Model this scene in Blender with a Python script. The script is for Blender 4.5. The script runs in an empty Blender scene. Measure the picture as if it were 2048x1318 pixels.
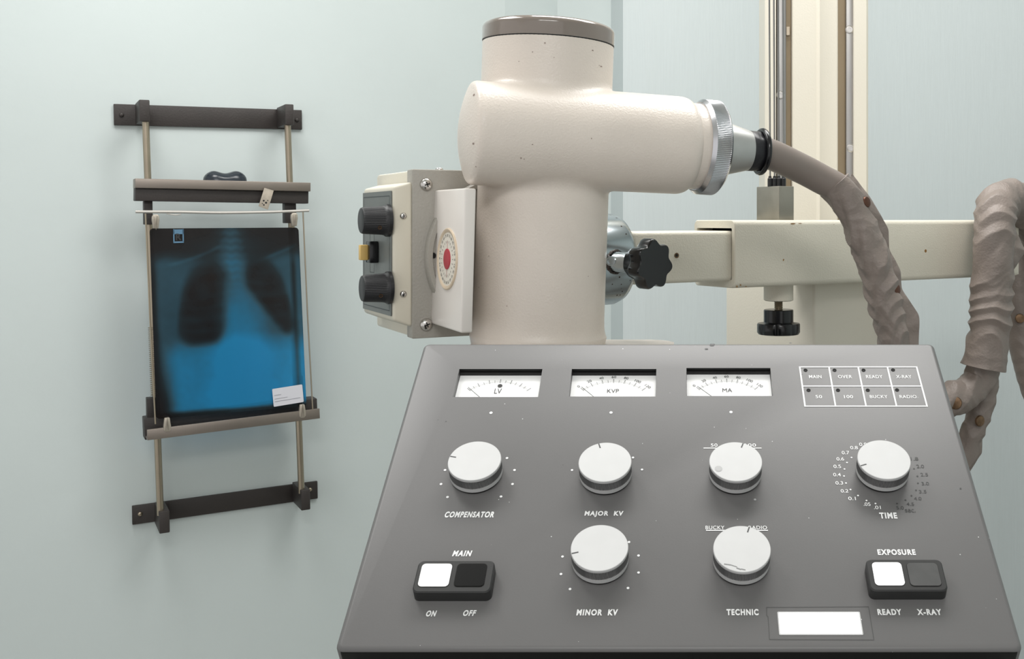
import bpy, bmesh, math, random
import numpy as np
from mathutils import Matrix, Vector, noise
R = math.radians
random.seed(7)
scn = bpy.context.scene
col = scn.collection

# ---------------------------------------------------------------- camera, world, lights, exposure
F, PX, PY, CZ = 2200.0, 1358.0, 440.0, 1.30          # focal length (px), principal point (px), eye height (m)
cam = bpy.data.objects.new('camera', bpy.data.cameras.new('camera')); col.objects.link(cam)
cam.location = (0, 0, CZ); cam.rotation_euler = (R(90), 0, 0)
cam.data.sensor_width = 36; cam.data.lens = F / 2048 * 36
cam.data.shift_x = -(PX - 1024) / 2048; cam.data.shift_y = -(659 - PY) / 2048
cam.data.clip_start = 0.05
scn.camera = cam
w = bpy.data.worlds.new('world'); scn.world = w; w.use_nodes = True
w.node_tree.nodes['Background'].inputs[0].default_value = (1, 0.995, 0.985, 1)
w.node_tree.nodes['Background'].inputs[1].default_value = 0.62
vs = scn.view_settings
vs.view_transform = 'Standard'; vs.look = 'None'; vs.exposure = 0.47; vs.gamma = 1.0; vs.use_curve_mapping = False

def area(name, loc, target, sx, sy, power, color=(1, 1, 1)):
    l = bpy.data.lights.new(name, 'AREA'); l.shape = 'RECTANGLE'; l.size = sx; l.size_y = sy
    l.energy = power; l.color = color
    o = bpy.data.objects.new(name, l); col.objects.link(o); o.location = loc
    o.rotation_euler = (Vector(target) - Vector(loc)).to_track_quat('-Z', 'Y').to_euler()
    return o
area('ceiling_lamp_middle', (0.25, 1.75, 2.66), (0.25, 1.75, 0), 1.3, 0.6, 21, (1, 0.99, 0.97))
area('ceiling_lamp_rear', (0.1, -0.9, 2.66), (0.1, -0.2, 1.0), 1.3, 0.6, 23, (1, 0.99, 0.97))
area('ceiling_lamp_side', (-1.0, 1.55, 2.66), (-1.0, 1.6, 0), 0.6, 0.9, 12.5, (1, 0.99, 0.97))

# ---------------------------------------------------------------- helpers
def ray(px, py): return Vector(((px - PX) / F, 1.0, (PY - py) / F))
CAM = Vector((0, 0, CZ))
def at(px, py, Y): return CAM + ray(px, py) * Y
def hit(M, px, py, axis, val):                         # photograph ray against the plane local[axis] = val of frame M
    I = M.inverted(); o = I @ CAM; d = I.to_3x3() @ ray(px, py)
    return o + d * ((val - o[axis]) / d[axis])
def T(x, y=None, z=None):
    return Matrix.Translation(Vector(x) if y is None else Vector((x, y, z)))
def RX(a): return Matrix.Rotation(R(a), 4, 'X')
def RY(a): return Matrix.Rotation(R(a), 4, 'Y')
def RZ(a): return Matrix.Rotation(R(a), 4, 'Z')
def basis(o, z, up=(0, 0, 1)):                          # frame at o whose z points along z
    z = Vector(z).normalized(); x = Vector(up).cross(z)
    if x.length < 1e-5: x = Vector((1, 0, 0))
    x.normalize(); y = z.cross(x)
    m = Matrix((x, y, z)).transposed().to_4x4(); m.translation = Vector(o); return m
W = {}
def empty(name, M, label, cat, group=None):
    o = bpy.data.objects.new(name, None); col.objects.link(o); o.empty_display_size = 0.05
    o.matrix_basis = M; W[o.name] = M
    tag(o, label, cat, group); return o
def tag(o, label=None, cat=None, group=None, kind=None):
    if label: o['label'] = label
    if cat: o['category'] = cat
    if group: o['group'] = group
    if kind: o['kind'] = kind
def mesh_of(bm, name, smooth=None):
    me = bpy.data.meshes.new(name); bm.normal_update(); bm.to_mesh(me); bm.free()
    if smooth is not None:
        for p in me.polygons: p.use_smooth = True
        if smooth < 180: me.set_sharp_from_angle(angle=R(smooth))
    return me
def link(name, me, mat, parent=None, M=Matrix(), label=None):
    if mat is not None:
        if len(me.materials) == 0: me.materials.append(mat)
    o = bpy.data.objects.new(name, me); col.objects.link(o)
    if parent is not None:
        o.parent = parent; o.matrix_basis = W[parent.name].inverted() @ M
    else: o.matrix_basis = M
    W[o.name] = M
    if label: o['label'] = label
    return o
def obj(name, bm, mat, parent=None, M=Matrix(), smooth=40, label=None):
    return link(name, mesh_of(bm, name, smooth), mat, parent, M, label)
def B(): return bmesh.new()
def box(bm, x0, x1, y0, y1, z0, z1, M=Matrix(), bev=0, seg=2):
    r = bmesh.ops.create_cube(bm, size=1, matrix=M @ T((x0 + x1) / 2, (y0 + y1) / 2, (z0 + z1) / 2) @ Matrix.Diagonal((x1 - x0, y1 - y0, z1 - z0, 1)))
    if bev > 0:
        es = list({e for v in r['verts'] for e in v.link_edges})
        bmesh.ops.bevel(bm, geom=es, offset=bev, segments=seg, profile=0.5, affect='EDGES')
    return bm
def lathe(bm, prof, seg=48, M=Matrix(), mod=None):      # profile of (radius, z); mod(theta, i) scales the radius
    rings = []
    for i, (r, z) in enumerate(prof):
        if r < 1e-7: rings.append([bm.verts.new(M @ Vector((0, 0, z)))]); continue
        ring = []
        for k in range(seg):
            t = 2 * math.pi * k / seg; rr = r * (mod(t, i) if mod else 1)
            ring.append(bm.verts.new(M @ Vector((rr * math.cos(t), rr * math.sin(t), z))))
        rings.append(ring)
    for a, b in zip(rings, rings[1:]):
        for k in range(seg):
            j = (k + 1) % seg
            if len(a) == 1 and len(b) == 1: continue
            if len(a) == 1: bm.faces.new((a[0], b[j], b[k]))
            elif len(b) == 1: bm.faces.new((a[k], a[j], b[0]))
            else: bm.faces.new((a[k], a[j], b[j], b[k]))
    if len(rings[0]) > 1: bm.faces.new(rings[0][::-1])
    if len(rings[-1]) > 1: bm.faces.new(rings[-1])
    bmesh.ops.recalc_face_normals(bm, faces=bm.faces[:])
    return bm
def catmull(P, n):
    P = [Vector(p) for p in P]; P = [P[0] * 2 - P[1]] + P + [P[-1] * 2 - P[-2]]; out = []
    S = len(P) - 3
    for i in range(n + 1):
        t = i / n * S; k = min(int(t), S - 1); t -= k
        a, b, c, d = P[k:k + 4]
        out.append(0.5 * ((2 * b) + (c - a) * t + (2 * a - 5 * b + 4 * c - d) * t * t + (3 * b - a - 3 * c + d) * t ** 3))
    return out
def frames(pts, up=(0, 1, 0)):
    fr = []; n = Vector(up)
    for i, p in enumerate(pts):
        d = (pts[min(i + 1, len(pts) - 1)] - pts[max(i - 1, 0)]).normalized()
        n = (n - d * n.dot(d)).normalized(); fr.append((p, d, n, d.cross(n)))
    return fr
def sweep(bm, pts, rad, seg=12, M=Matrix(), up=(0, 1, 0), cap=True):
    rings = []; L = 0; fr = frames(pts, up)
    for i, (p, d, n, b) in enumerate(fr):
        if i: L += (p - fr[i - 1][0]).length
        ring = []
        for k in range(seg):
            t = 2 * math.pi * k / seg; r = rad(L, t) if callable(rad) else rad
            ring.append(bm.verts.new(M @ (p + (n * math.cos(t) + b * math.sin(t)) * r)))
        rings.append(ring)
    for a, c in zip(rings, rings[1:]):
        for k in range(seg):
            j = (k + 1) % seg; bm.faces.new((a[k], a[j], c[j], c[k]))
    if cap: bm.faces.new(rings[0][::-1]); bm.faces.new(rings[-1])
    bmesh.ops.recalc_face_normals(bm, faces=bm.faces[:])
    return bm
def prism(bm, poly, z0, z1, M=Matrix(), bev=0, seg=2):  # polygon in local xy extruded along z
    lo = [bm.verts.new(M @ Vector((x, y, z0))) for x, y in poly]; hi = [bm.verts.new(M @ Vector((x, y, z1))) for x, y in poly]
    n = len(poly); fs = [bm.faces.new(lo[::-1]), bm.faces.new(hi)]
    for k in range(n):
        j = (k + 1) % n; fs.append(bm.faces.new((lo[k], lo[j], hi[j], hi[k])))
    if bev:
        es = list({e for v in lo + hi for e in v.link_edges if not ({v2 in lo for v2 in e.verts} == {True, False} and n > 8)})
        bmesh.ops.bevel(bm, geom=es, offset=bev, segments=seg, profile=0.5, affect='EDGES')
    bmesh.ops.recalc_face_normals(bm, faces=bm.faces[:])
    return bm
def rrect(x0, x1, y0, y1, r, n=5):
    out = []
    for cx, cy, a in ((x1 - r, y1 - r, 0), (x0 + r, y1 - r, 90), (x0 + r, y0 + r, 180), (x1 - r, y0 + r, 270)):
        for i in range(n + 1):
            t = R(a + 90 * i / n); out.append((cx + r * math.cos(t), cy + r * math.sin(t)))
    return out
def quad(bm, pts): return bm.faces.new([bm.verts.new(Vector(p)) for p in pts])
def bar2(bm, a, b, wd, z=0.0):                           # flat line in local xy
    a = Vector((a[0], a[1])); b = Vector((b[0], b[1])); d = (b - a).normalized() * wd / 2; n = Vector((-d.y, d.x))
    quad(bm, [(q.x, q.y, z) for q in (a - n, b - n, b + n, a + n)])
def disc2(bm, x, y, r, z=0.0, n=14):
    quad(bm, [(x + r * math.cos(2 * math.pi * k / n), y + r * math.sin(2 * math.pi * k / n), z) for k in range(n)])
def text_mesh(s, bold=0.0, shear=0.0, space=1.0):        # font outline as a flat mesh, normalised later
    c = bpy.data.curves.new('t', 'FONT'); c.body = s; c.offset = bold; c.shear = shear; c.space_character = space
    o = bpy.data.objects.new('t', c); col.objects.link(o)
    dg = bpy.context.evaluated_depsgraph_get(); dg.update()
    me = bpy.data.meshes.new_from_object(o.evaluated_get(dg)); bpy.data.objects.remove(o); bpy.data.curves.remove(c)
    return me
def text_into(bm, s, x0, x1, y0, y1, z=0.0, rot=0.0, **kw):
    me = text_mesh(s, **kw); a = np.array([v.co[:] for v in me.vertices]); lo = a.min(0); hi = a.max(0)
    cx, cy = (x0 + x1) / 2, (y0 + y1) / 2; c, sn = math.cos(rot), math.sin(rot); vs_ = []
    for p in a:
        x = ((p[0] - lo[0]) / (hi[0] - lo[0]) - 0.5) * (x1 - x0); y = ((p[1] - lo[1]) / (hi[1] - lo[1]) - 0.5) * (y1 - y0)
        vs_.append(bm.verts.new((cx + x * c - y * sn, cy + x * sn + y * c, z)))
    for p in me.polygons:
        try: bm.faces.new([vs_[i] for i in p.vertices])
        except ValueError: pass
    bpy.data.meshes.remove(me)

# ---------------------------------------------------------------- materials
def srgb(r, g, b):
    f = lambda c: (c / 255 / 12.92) if c / 255 <= 0.04045 else ((c / 255 + 0.055) / 1.055) ** 2.4
    return (f(r), f(g), f(b), 1)
def mat(name, c, rough=0.5, metal=0.0, bump=0.0, bscale=400, spec=0.5, coat=0.0, mottle=0.0, mscale=8, specks=None, stretch=None):
    m = bpy.data.materials.new(name); m.use_nodes = True; nt = m.node_tree; n = nt.nodes; p = n['Principled BSDF']
    p.inputs['Base Color'].default_value = c; p.inputs['Roughness'].default_value = rough; p.inputs['Metallic'].default_value = metal
    p.inputs['Specular IOR Level'].default_value = spec; p.inputs['Coat Weight'].default_value = coat; p.inputs['Coat Roughness'].default_value = 0.08
    tc = n.new('ShaderNodeTexCoord'); vec = tc.outputs['Object']
    if stretch:
        mp = n.new('ShaderNodeMapping'); mp.inputs['Scale'].default_value = stretch; nt.links.new(vec, mp.inputs[0]); svec = mp.outputs[0]
    else: svec = vec
    cur = None
    if mottle:
        t = n.new('ShaderNodeTexNoise'); t.inputs['Scale'].default_value = mscale; t.inputs['Detail'].default_value = 5
        nt.links.new(svec, t.inputs['Vector'])
        r = n.new('ShaderNodeValToRGB'); r.color_ramp.elements[0].position = 0.3; r.color_ramp.elements[1].position = 0.7
        d = [max(0, x * (1 - mottle)) for x in c[:3]]; u = [min(1, x * (1 + mottle * 0.6)) for x in c[:3]]
        r.color_ramp.elements[0].color = (*d, 1); r.color_ramp.elements[1].color = (*u, 1)
        nt.links.new(t.outputs['Fac'], r.inputs[0]); cur = r.outputs[0]
    for s in (specks or []):                              # (colour, cell density, threshold, share of cells)
        sc, dens, thr, share = s
        v = n.new('ShaderNodeTexVoronoi'); v.inputs['Scale'].default_value = dens; nt.links.new(vec, v.inputs['Vector'])
        a = n.new('ShaderNodeMath'); a.operation = 'LESS_THAN'; nt.links.new(v.outputs['Distance'], a.inputs[0]); 
        sp = n.new('ShaderNodeSeparateColor'); nt.links.new(v.outputs['Color'], sp.inputs[0])
        m1 = n.new('ShaderNodeMath'); m1.operation = 'MULTIPLY'; m1.inputs[1].default_value = thr; nt.links.new(sp.outputs[1], m1.inputs[0])
        nt.links.new(m1.outputs[0], a.inputs[1])
        b2 = n.new('ShaderNodeMath'); b2.operation = 'LESS_THAN'; b2.inputs[1].default_value = share; nt.links.new(sp.outputs[0], b2.inputs[0])
        k = n.new('ShaderNodeMath'); k.operation = 'MULTIPLY'; nt.links.new(a.outputs[0], k.inputs[0]); nt.links.new(b2.outputs[0], k.inputs[1])
        mx = n.new('ShaderNodeMix'); mx.data_type = 'RGBA'; nt.links.new(k.outputs[0], mx.inputs[0])
        if cur is not None: nt.links.new(cur, mx.inputs[6])
        else: mx.inputs[6].default_value = c
        mx.inputs[7].default_value = sc; cur = mx.outputs[2]
    if cur is not None: nt.links.new(cur, p.inputs['Base Color'])
    if bump:
        t = n.new('ShaderNodeTexNoise'); t.inputs['Scale'].default_value = bscale; t.inputs['Detail'].default_value = 3
        nt.links.new(svec, t.inputs['Vector']); b = n.new('ShaderNodeBump'); b.inputs['Strength'].default_value = bump
        b.inputs['Distance'].default_value = 0.002; nt.links.new(t.outputs['Fac'], b.inputs['Height']); nt.links.new(b.outputs[0], p.inputs['Normal'])
    return m
def emit(name, c, strength):
    m = mat(name, c, 0.4); p = m.node_tree.nodes['Principled BSDF']
    p.inputs['Emission Color'].default_value = c; p.inputs['Emission Strength'].default_value = strength; return m
WALL = (0.562, 0.618, 0.612, 1)
M_wall = mat('pale_mint_paint', WALL, 0.6, bump=0.12, bscale=60, mottle=0.035, mscale=2.2, spec=0.3)
M_wpaper = mat('pale_mint_wallpaper', (0.570, 0.622, 0.628, 1), 0.55, bump=0.22, bscale=9, mottle=0.02, mscale=4, stretch=(95, 95, 2.4), spec=0.3)
M_floor = mat('grey_vinyl', srgb(150, 150, 146), 0.4, mottle=0.15)
M_ceil = mat('white_ceiling', srgb(235, 235, 230), 0.8)
M_rust = (0.1, 0.055, 0.03, 1)
M_ivory = mat('ivory_enamel', srgb(222, 212, 202), 0.33, bump=0.25, bscale=420, mottle=0.035, mscale=14, specks=[(srgb(150, 132, 124), 75, 0.07, 0.12)])
M_cream = mat('cream_enamel', srgb(215, 209, 194), 0.4, bump=0.22, bscale=420, mottle=0.03, mscale=10, specks=[(srgb(140, 100, 50), 45, 0.14, 0.07)])
M_cream2 = mat('cream_column_enamel', srgb(217, 211, 197), 0.42, bump=0.1, bscale=300)
M_tan = mat('tan_groove_enamel', srgb(166, 148, 120), 0.5, mottle=0.08)
M_grey_plate = mat('hammered_grey_enamel', srgb(163, 159, 151), 0.5, bump=0.35, bscale=330, specks=[(srgb(90, 80, 75), 70, 0.14, 0.06)])
M_boxcream = mat('warm_white_enamel', srgb(216, 210, 194), 0.4, bump=0.08, bscale=300, mottle=0.03)
M_panel = mat('slate_control_face', srgb(104, 108, 106), 0.4, mottle=0.06, mscale=25)
M_dial = mat('white_plastic', srgb(232, 226, 220), 0.28, mottle=0.02)
M_amber = mat('yellowed_clear_plastic', srgb(216, 198, 174), 0.25, mottle=0.12, mscale=30)
M_dialface = mat('dial_paper', srgb(226, 220, 208), 0.5)
M_red = mat('crimson_plastic', srgb(176, 52, 66), 0.4)
M_black = mat('black_bakelite', srgb(18, 18, 20), 0.22)
M_blackm = mat('matt_black_plastic', srgb(30, 30, 33), 0.42)
M_rubber = mat('black_rubber', srgb(26, 26, 30), 0.4, bump=0.3, bscale=120)
M_yellow = mat('yellow_plastic', srgb(222, 186, 110), 0.4)
M_cap = mat('taupe_plastic', srgb(128, 118, 110), 0.12, coat=0.5)
M_chrome = mat('pitted_chrome', srgb(176, 184, 188), 0.2, 1.0, specks=[(srgb(70, 50, 40), 190, 0.32, 0.30)])
M_steel = mat('brushed_steel', srgb(158, 156, 154), 0.36, 1.0, mottle=0.12, mscale=3, stretch=(60, 60, 4))
M_screw = mat('bright_screw_steel', srgb(205, 202, 198), 0.22, 1.0)
M_alu = mat('cast_aluminium', srgb(196, 196, 194), 0.38, 0.85, mottle=0.08, mscale=20)
M_block = mat('oxidised_steel', srgb(150, 146, 136), 0.45, 0.75, mottle=0.18, mscale=20)
M_rod = mat('worn_nickel_rod', srgb(168, 156, 138), 0.3, 0.9, mottle=0.12, mscale=12)
M_strip = mat('dull_metal_strip', srgb(142, 133, 125), 0.4, 0.75, mottle=0.12, mscale=7)
M_iron = mat('dark_brown_iron', srgb(54, 49, 47), 0.5, 0.15, bump=0.2, bscale=250, mottle=0.12, mscale=12)
M_hole_shade = mat('dark_hole_and_shade', srgb(12, 11, 11), 0.7)
M_hose = mat('taupe_rubber_hose', srgb(131, 120, 113), 0.42, mottle=0.05)
M_leather = mat('taupe_leatherette', srgb(131, 120, 113), 0.5, bump=0.4, bscale=260, mottle=0.09, mscale=18)
M_snap = mat('aged_brass_snap', srgb(120, 96, 74), 0.42, 0.8, mottle=0.35, mscale=200)
M_copper = mat('copper_snap', srgb(98, 68, 56), 0.45, 0.8)
M_lid = mat('grey_console_enamel', srgb(100, 99, 99), 0.38, spec=0.4, bump=0.02, bscale=700, mottle=0.03, mscale=7,
            specks=[(srgb(215, 215, 215), 105, 0.055, 0.34), (srgb(205, 205, 205), 61, 0.05, 0.2), (srgb(52, 52, 52), 43, 0.05, 0.10)])
M_conblack = mat('console_black_and_front_shade', srgb(14, 14, 14), 0.45, spec=0.3)
M_knob = mat('light_grey_knob_face', srgb(202, 202, 202), 0.38, mottle=0.03, mscale=40, specks=[(srgb(150, 150, 150), 160, 0.10, 0.06)])
M_knobside = mat('satin_grey_knob_side', srgb(186, 186, 186), 0.36, 0.0)
M_ribs = mat('dark_knurled_grey', srgb(104, 104, 104), 0.4)
M_ring = mat('bright_knurled_steel', srgb(206, 206, 210), 0.24, 1.0)
M_wire = mat('pale_steel_wire', srgb(186, 182, 176), 0.45, 0.3)
M_white = mat('white_print', srgb(232, 232, 232), 0.5)
M_dark = mat('dark_print', srgb(66, 66, 66), 0.5)
M_ink = mat('black_ink', srgb(38, 38, 38), 0.5)
M_face = mat('meter_face_white', srgb(253, 253, 253), 0.5)
M_litwhite = emit('lit_white_lens', (1, 1, 1, 1), 0.55)
M_window = emit('lit_white_display', (1, 1, 1, 1), 1.1)
M_btnwhite = mat('white_button', srgb(242, 242, 242), 0.3)
M_btnblack = mat('gloss_black_button', srgb(4, 4, 4), 0.3, spec=0.25)
M_btngrey = mat('dark_grey_button', srgb(72, 72, 72), 0.38, mottle=0.2, mscale=60)
M_switch = mat('charcoal_switch_body', srgb(46, 46, 46), 0.42, spec=0.35)
M_paper = mat('grimy_paper_tag', srgb(176, 166, 152), 0.7, mottle=0.2, mscale=60)
M_sticker = mat('white_sticker', srgb(205, 205, 212), 0.6)
M_handle = mat('navy_black_plastic', srgb(36, 42, 50), 0.25)
M_clip = mat('grey_clip', srgb(172, 164, 152), 0.4, 0.5, mottle=0.15, mscale=80)
g = bpy.data.materials.new('clear_glass'); g.use_nodes = True; nt = g.node_tree; nt.nodes.clear()
go = nt.nodes.new('ShaderNodeOutputMaterial'); gm = nt.nodes.new('ShaderNodeMixShader'); gt = nt.nodes.new('ShaderNodeBsdfTransparent')
gg = nt.nodes.new('ShaderNodeBsdfGlossy'); gg.inputs['Roughness'].default_value = 0.05; gf = nt.nodes.new('ShaderNodeFresnel'); gf.inputs[0].default_value = 1.12
nt.links.new(gf.outputs[0], gm.inputs[0]); nt.links.new(gt.outputs[0], gm.inputs[1]); nt.links.new(gg.outputs[0], gm.inputs[2]); nt.links.new(gm.outputs[0], go.inputs[0])
M_glass = g

# ---------------------------------------------------------------- the room
YAW = 30.83
P0 = at(440, 440, 2.55)
WF0 = Matrix(((math.cos(R(YAW)), 0, math.sin(R(YAW)), P0.x), (math.sin(R(YAW)), 0, -math.cos(R(YAW)), P0.y), (0, 1, 0, P0.z), (0, 0, 0, 1)))
WF = WF0 @ RZ(0.96)                                      # frame of the film rack: x along the wall, y up, z out of the wall
CH = 2.70
def wall(name, pts, m, th=0.1):                          # plan polyline (seen side to the right of the direction of travel)
    bm = B(); n = len(pts); ins = []; outs = []
    for i, p in enumerate(pts):
        a = Vector(pts[max(i - 1, 0)]); b = Vector(pts[min(i + 1, n - 1)]); d = (b - a).normalized(); q = Vector((-d.y, d.x)) * th
        ins.append(Vector(p)); outs.append(Vector(p) + q)
    poly = [(v.x, v.y) for v in ins] + [(v.x, v.y) for v in outs[::-1]]
    prism(bm, poly, 0, CH)
    o = obj(name, bm, m, None, Matrix(), None); tag(o, kind='structure'); return o
corner = hit(WF0, 1010, 440, 2, 0); corner_w = WF0 @ corner
far = WF0 @ Vector((-2.9, 0, 0))
wall('wall_left', [(far.x, far.y), (corner_w.x, corner_w.y)], M_wall)
def pl(px, Y): p = at(px, 440, Y); return (p.x, p.y)
wall('wall_corner', [(corner_w.x, corner_w.y), pl(1115, 3.02), pl(1222, 2.96)], M_wall)
wall('wall_back', [pl(1222, 2.96), pl(1246, 2.80), pl(1290, 2.78), (1.7, 2.70)], M_wpaper)
wall('wall_right', [(1.7, 2.70), (1.75, -1.8)], M_wall)
bm = B(); box(bm, -2.9, 1.9, -1.8, 3.2, -0.1, 0); tag(obj('floor', bm, M_floor, smooth=None), kind='structure')
bm = B(); box(bm, -2.9, 1.9, -1.8, 3.2, CH, CH + 0.1); tag(obj('ceiling', bm, M_ceil, smooth=None), kind='structure')

# ---------------------------------------------------------------- film rack on the left wall
def hw(px, py, n): return hit(WF, px, py, 2, n)
rack = empty('film_rack', WF @ T(0, -0.72, 0), 'dark iron wall rack with two nickel rods and clamp bars, holding the blue radiograph', 'rack')
NB, NR = 0.105, 0.088
def screwhead(bm, r, h, slot=True, M=Matrix()):
    lathe(bm, [(r, 0), (r, h * 0.3), (r * 0.85, h * 0.75), (r * 0.5, h), (0, h * 1.05)], 20, M)
for (yl, yh, xs, blocks, scr) in (((0.2137), 0.2604, (-0.2159, 0.1862), ((278, 300, 199, 243), (570, 588, 208, 250)), ((243, 230), (594, 240))),
                                  ((-0.6760), -0.6341, (-0.1943, 0.2078), ((318, 340, 1024, 1065), (602, 621, 981, 1019)), ((280, 1028), (620, 979)))):
    bm = B(); box(bm, xs[0], xs[1], yl, yh, 0, 0.008, bev=0.0012); mb = obj('mounting_bar', bm, M_iron, rack, WF)
    for (a, b, t, u) in blocks:
        p = hw(a, t, NB); q = hw(b, u, NB)
        bm = B(); box(bm, p.x, q.x, q.y, p.y, 0.008, NB, bev=0.002); obj('bracket_block', bm, M_iron, mb, WF)
    for (a, b) in scr:
        p = hw(a, b, 0.008); bm = B(); screwhead(bm, 0.005, 0.004); obj('screw', bm, M_iron if yl > 0 else M_rod, mb, WF @ T(p))
ROD = {}
for (a, b) in (((291, 236), (321, 1030)), ((575, 246), (603, 986))):
    p = hw(*a, NR); q = hw(*b, NR); ROD[a[0]] = (p, q)
    bm = B(); sweep(bm, [p, q], 0.0072, 20); obj('guide_rod', bm, M_rod, rack, WF)
# upper clamp: dark channel, silver strip, bakelite grip, two sliding blocks
p = hw(270, 378, 0.12); q = hw(617, 404, 0.12)
bm = B(); box(bm, p.x, q.x, q.y + 0.001, p.y, 0.075, 0.122, bev=0.0015); up = obj('clamp_channel', bm, M_iron, rack, WF @ T((p + q) / 2) @ RZ(-1.5) @ T(-(p + q) / 2))
p2 = hw(270, 361, 0.13); q2 = hw(621, 379, 0.13)
bm = B(); box(bm, p2.x, q2.x, q2.y, p2.y, 0.08, 0.132, bev=0.0008); obj('clamp_strip', bm, M_strip, rack, WF @ T((p2 + q2) / 2) @ RZ(-1.4) @ T(-(p2 + q2) / 2))
c = hw(450, 361, 0.10); l = hw(407, 361, 0.10); r_ = hw(495, 361, 0.10); hwid = (r_.x - l.x) / 2; hh = hw(450, 340, 0.10).y - c.y
bm = B(); N = 40; secs = []
for i in range(N + 1):
    x = -1 + 2 * i / N; e = max(0.0, 1 - abs(x) ** 3.2) ** 0.5
    h = hh * e * (0.78 + 0.30 * math.sin(min(1, abs(x) / 0.62) * math.pi / 2) ** 2); d = 0.028 * e + 0.002
    secs.append([bm.verts.new((c.x + x * hwid, c.y - 0.002 + h * max(0, math.sin(t)) ** 0.8, 0.10 + d * math.cos(t))) for t in [math.pi * k / 14 for k in range(15)]])
for a, b in zip(secs, secs[1:]):
    for k in range(14): bm.faces.new((a[k], b[k], b[k + 1], a[k + 1]))
bmesh.ops.recalc_face_normals(bm, faces=bm.faces[:])
obj('grip', bm, M_handle, rack, WF, 60)
for (a, b, t, u) in ((288, 306, 402, 449), (570, 593, 402, 446)):
    p = hw(a, t, 0.105); q = hw(b, u, 0.105)
    bm = B(); box(bm, p.x, q.x, q.y, p.y, 0.072, 0.105, bev=0.0015); obj('slide_block', bm, M_iron, rack, WF)
# wire bail with clips
NW = 0.150
pts = [hw(271, 423.5, NW), hw(360, 424, NW), hw(440, 425.5, NW), hw(540, 424, NW), hw(618, 421, NW)]
bm = B(); sweep(bm, catmull(pts, 30), 0.0031, 10); obj('wire_bail', bm, M_wire, rack, WF)
bm = B(); sweep(bm, catmull([hw(333, 427, NW), hw(350, 430, NW), hw(362, 428.5, NW)], 12), 0.0012, 8); obj('wire_hook', bm, M_wire, rack, WF)
for (a, b) in (((291, 427), (311, 848)), ((606, 424), (626, 832))):
    bm = B(); sweep(bm, [hw(*a, NW), hw(a[0] + (b[0] - a[0]) * .5 - 1, (a[1] + b[1]) / 2, NW), hw(*b, NW)], 0.0016, 8); obj('side_wire', bm, M_rod, rack, WF)
def clip(px, py, up_):
    p = hw(px, py, NW + 0.003); bm = B(); s = 1 if up_ else -1
    prism(bm, [(x, y * s) for x, y in [(-0.005, -0.014), (0.005, -0.014), (0.0075, 0.004), (0.0072, 0.012), (0.004, 0.016), (-0.004, 0.016), (-0.0072, 0.012), (-0.0075, 0.004)]][::s], -0.004, 0.006, bev=0.0015)
    sweep(bm, [Vector((-0.003, 0.012 * s, 0.006)), Vector((0, -0.016 * s, 0.009)), Vector((0.003, 0.012 * s, 0.006))], 0.0012, 6)
    obj('film_clip', bm, M_clip, rack, WF @ T(p))
clip(311, 444, True); clip(588, 440, True); clip(334, 848, False); clip(604, 821, False)
# lower tray: back plate and front strip run along the tilted tray
TB = 0.118
a = hw(288, 838, TB); b = hw(634, 797, TB); c2 = hw(637, 836, TB); d2 = hw(291, 880, TB)
ang = math.degrees(math.atan2(b.y - a.y, b.x - a.x)); L = (b - a).length; Hh = (a - d2).length
MT = WF @ T(a.x, a.y, 0) @ RZ(ang)
bm = B(); box(bm, 0, L, -Hh, 0, TB - 0.045, TB, bev=0.0015); obj('tray_channel', bm, M_iron, rack, MT)
s0 = MT.inverted() @ WF @ hw(294, 858, 0.158); s1 = MT.inverted() @ WF @ hw(640, 838, 0.158); s2 = MT.inverted() @ WF @ hw(294, 881, 0.158)
bm = B(); box(bm, s0.x, s1.x, s2.y, s2.y + 0.0225, 0.152, 0.158, bev=0.0008); box(bm, s0.x, s1.x, s2.y, s2.y + 0.003, TB - 0.01, 0.156)
obj('tray_strip', bm, M_strip, rack, MT)
# return spring on the left rod
p, q = ROD[291]; pts = []
s0 = p.lerp(q, (652 - 236) / 794); s1 = p.lerp(q, (790 - 236) / 794)
for i in range(34 * 12 + 1):
    t = i / 12; x = s0.lerp(s1, t / 34); pts.append(x + Vector((0.0098 * math.cos(2 * math.pi * t), 0, 0.0098 * math.sin(2 * math.pi * t))))
bm = B(); sweep(bm, pts, 0.0012, 6, up=(0, 1, 0)); obj('return_spring', bm, M_rod, rack, WF)
p, q = ROD[575]; pts = []; s0 = p.lerp(q, (640 - 246) / 740); s1 = p.lerp(q, (752 - 246) / 740)
for i in range(30 * 12 + 1):
    t = i / 12; x = s0.lerp(s1, t / 30); pts.append(x + Vector((0.0098 * math.cos(2 * math.pi * t), 0, 0.0098 * math.sin(2 * math.pi * t))))
bm = B(); sweep(bm, pts, 0.0012, 6, up=(0, 1, 0)); obj('return_spring', bm, M_rod, rack, WF)
for (px, py) in ((302, 815), (596, 770)):
    p = hw(px, py, NR); bm = B(); box(bm, -0.009, 0.009, -0.035, 0.022, -0.014, 0.014, bev=0.0015); obj('slide_block', bm, M_iron, rack, WF @ T(p))

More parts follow.
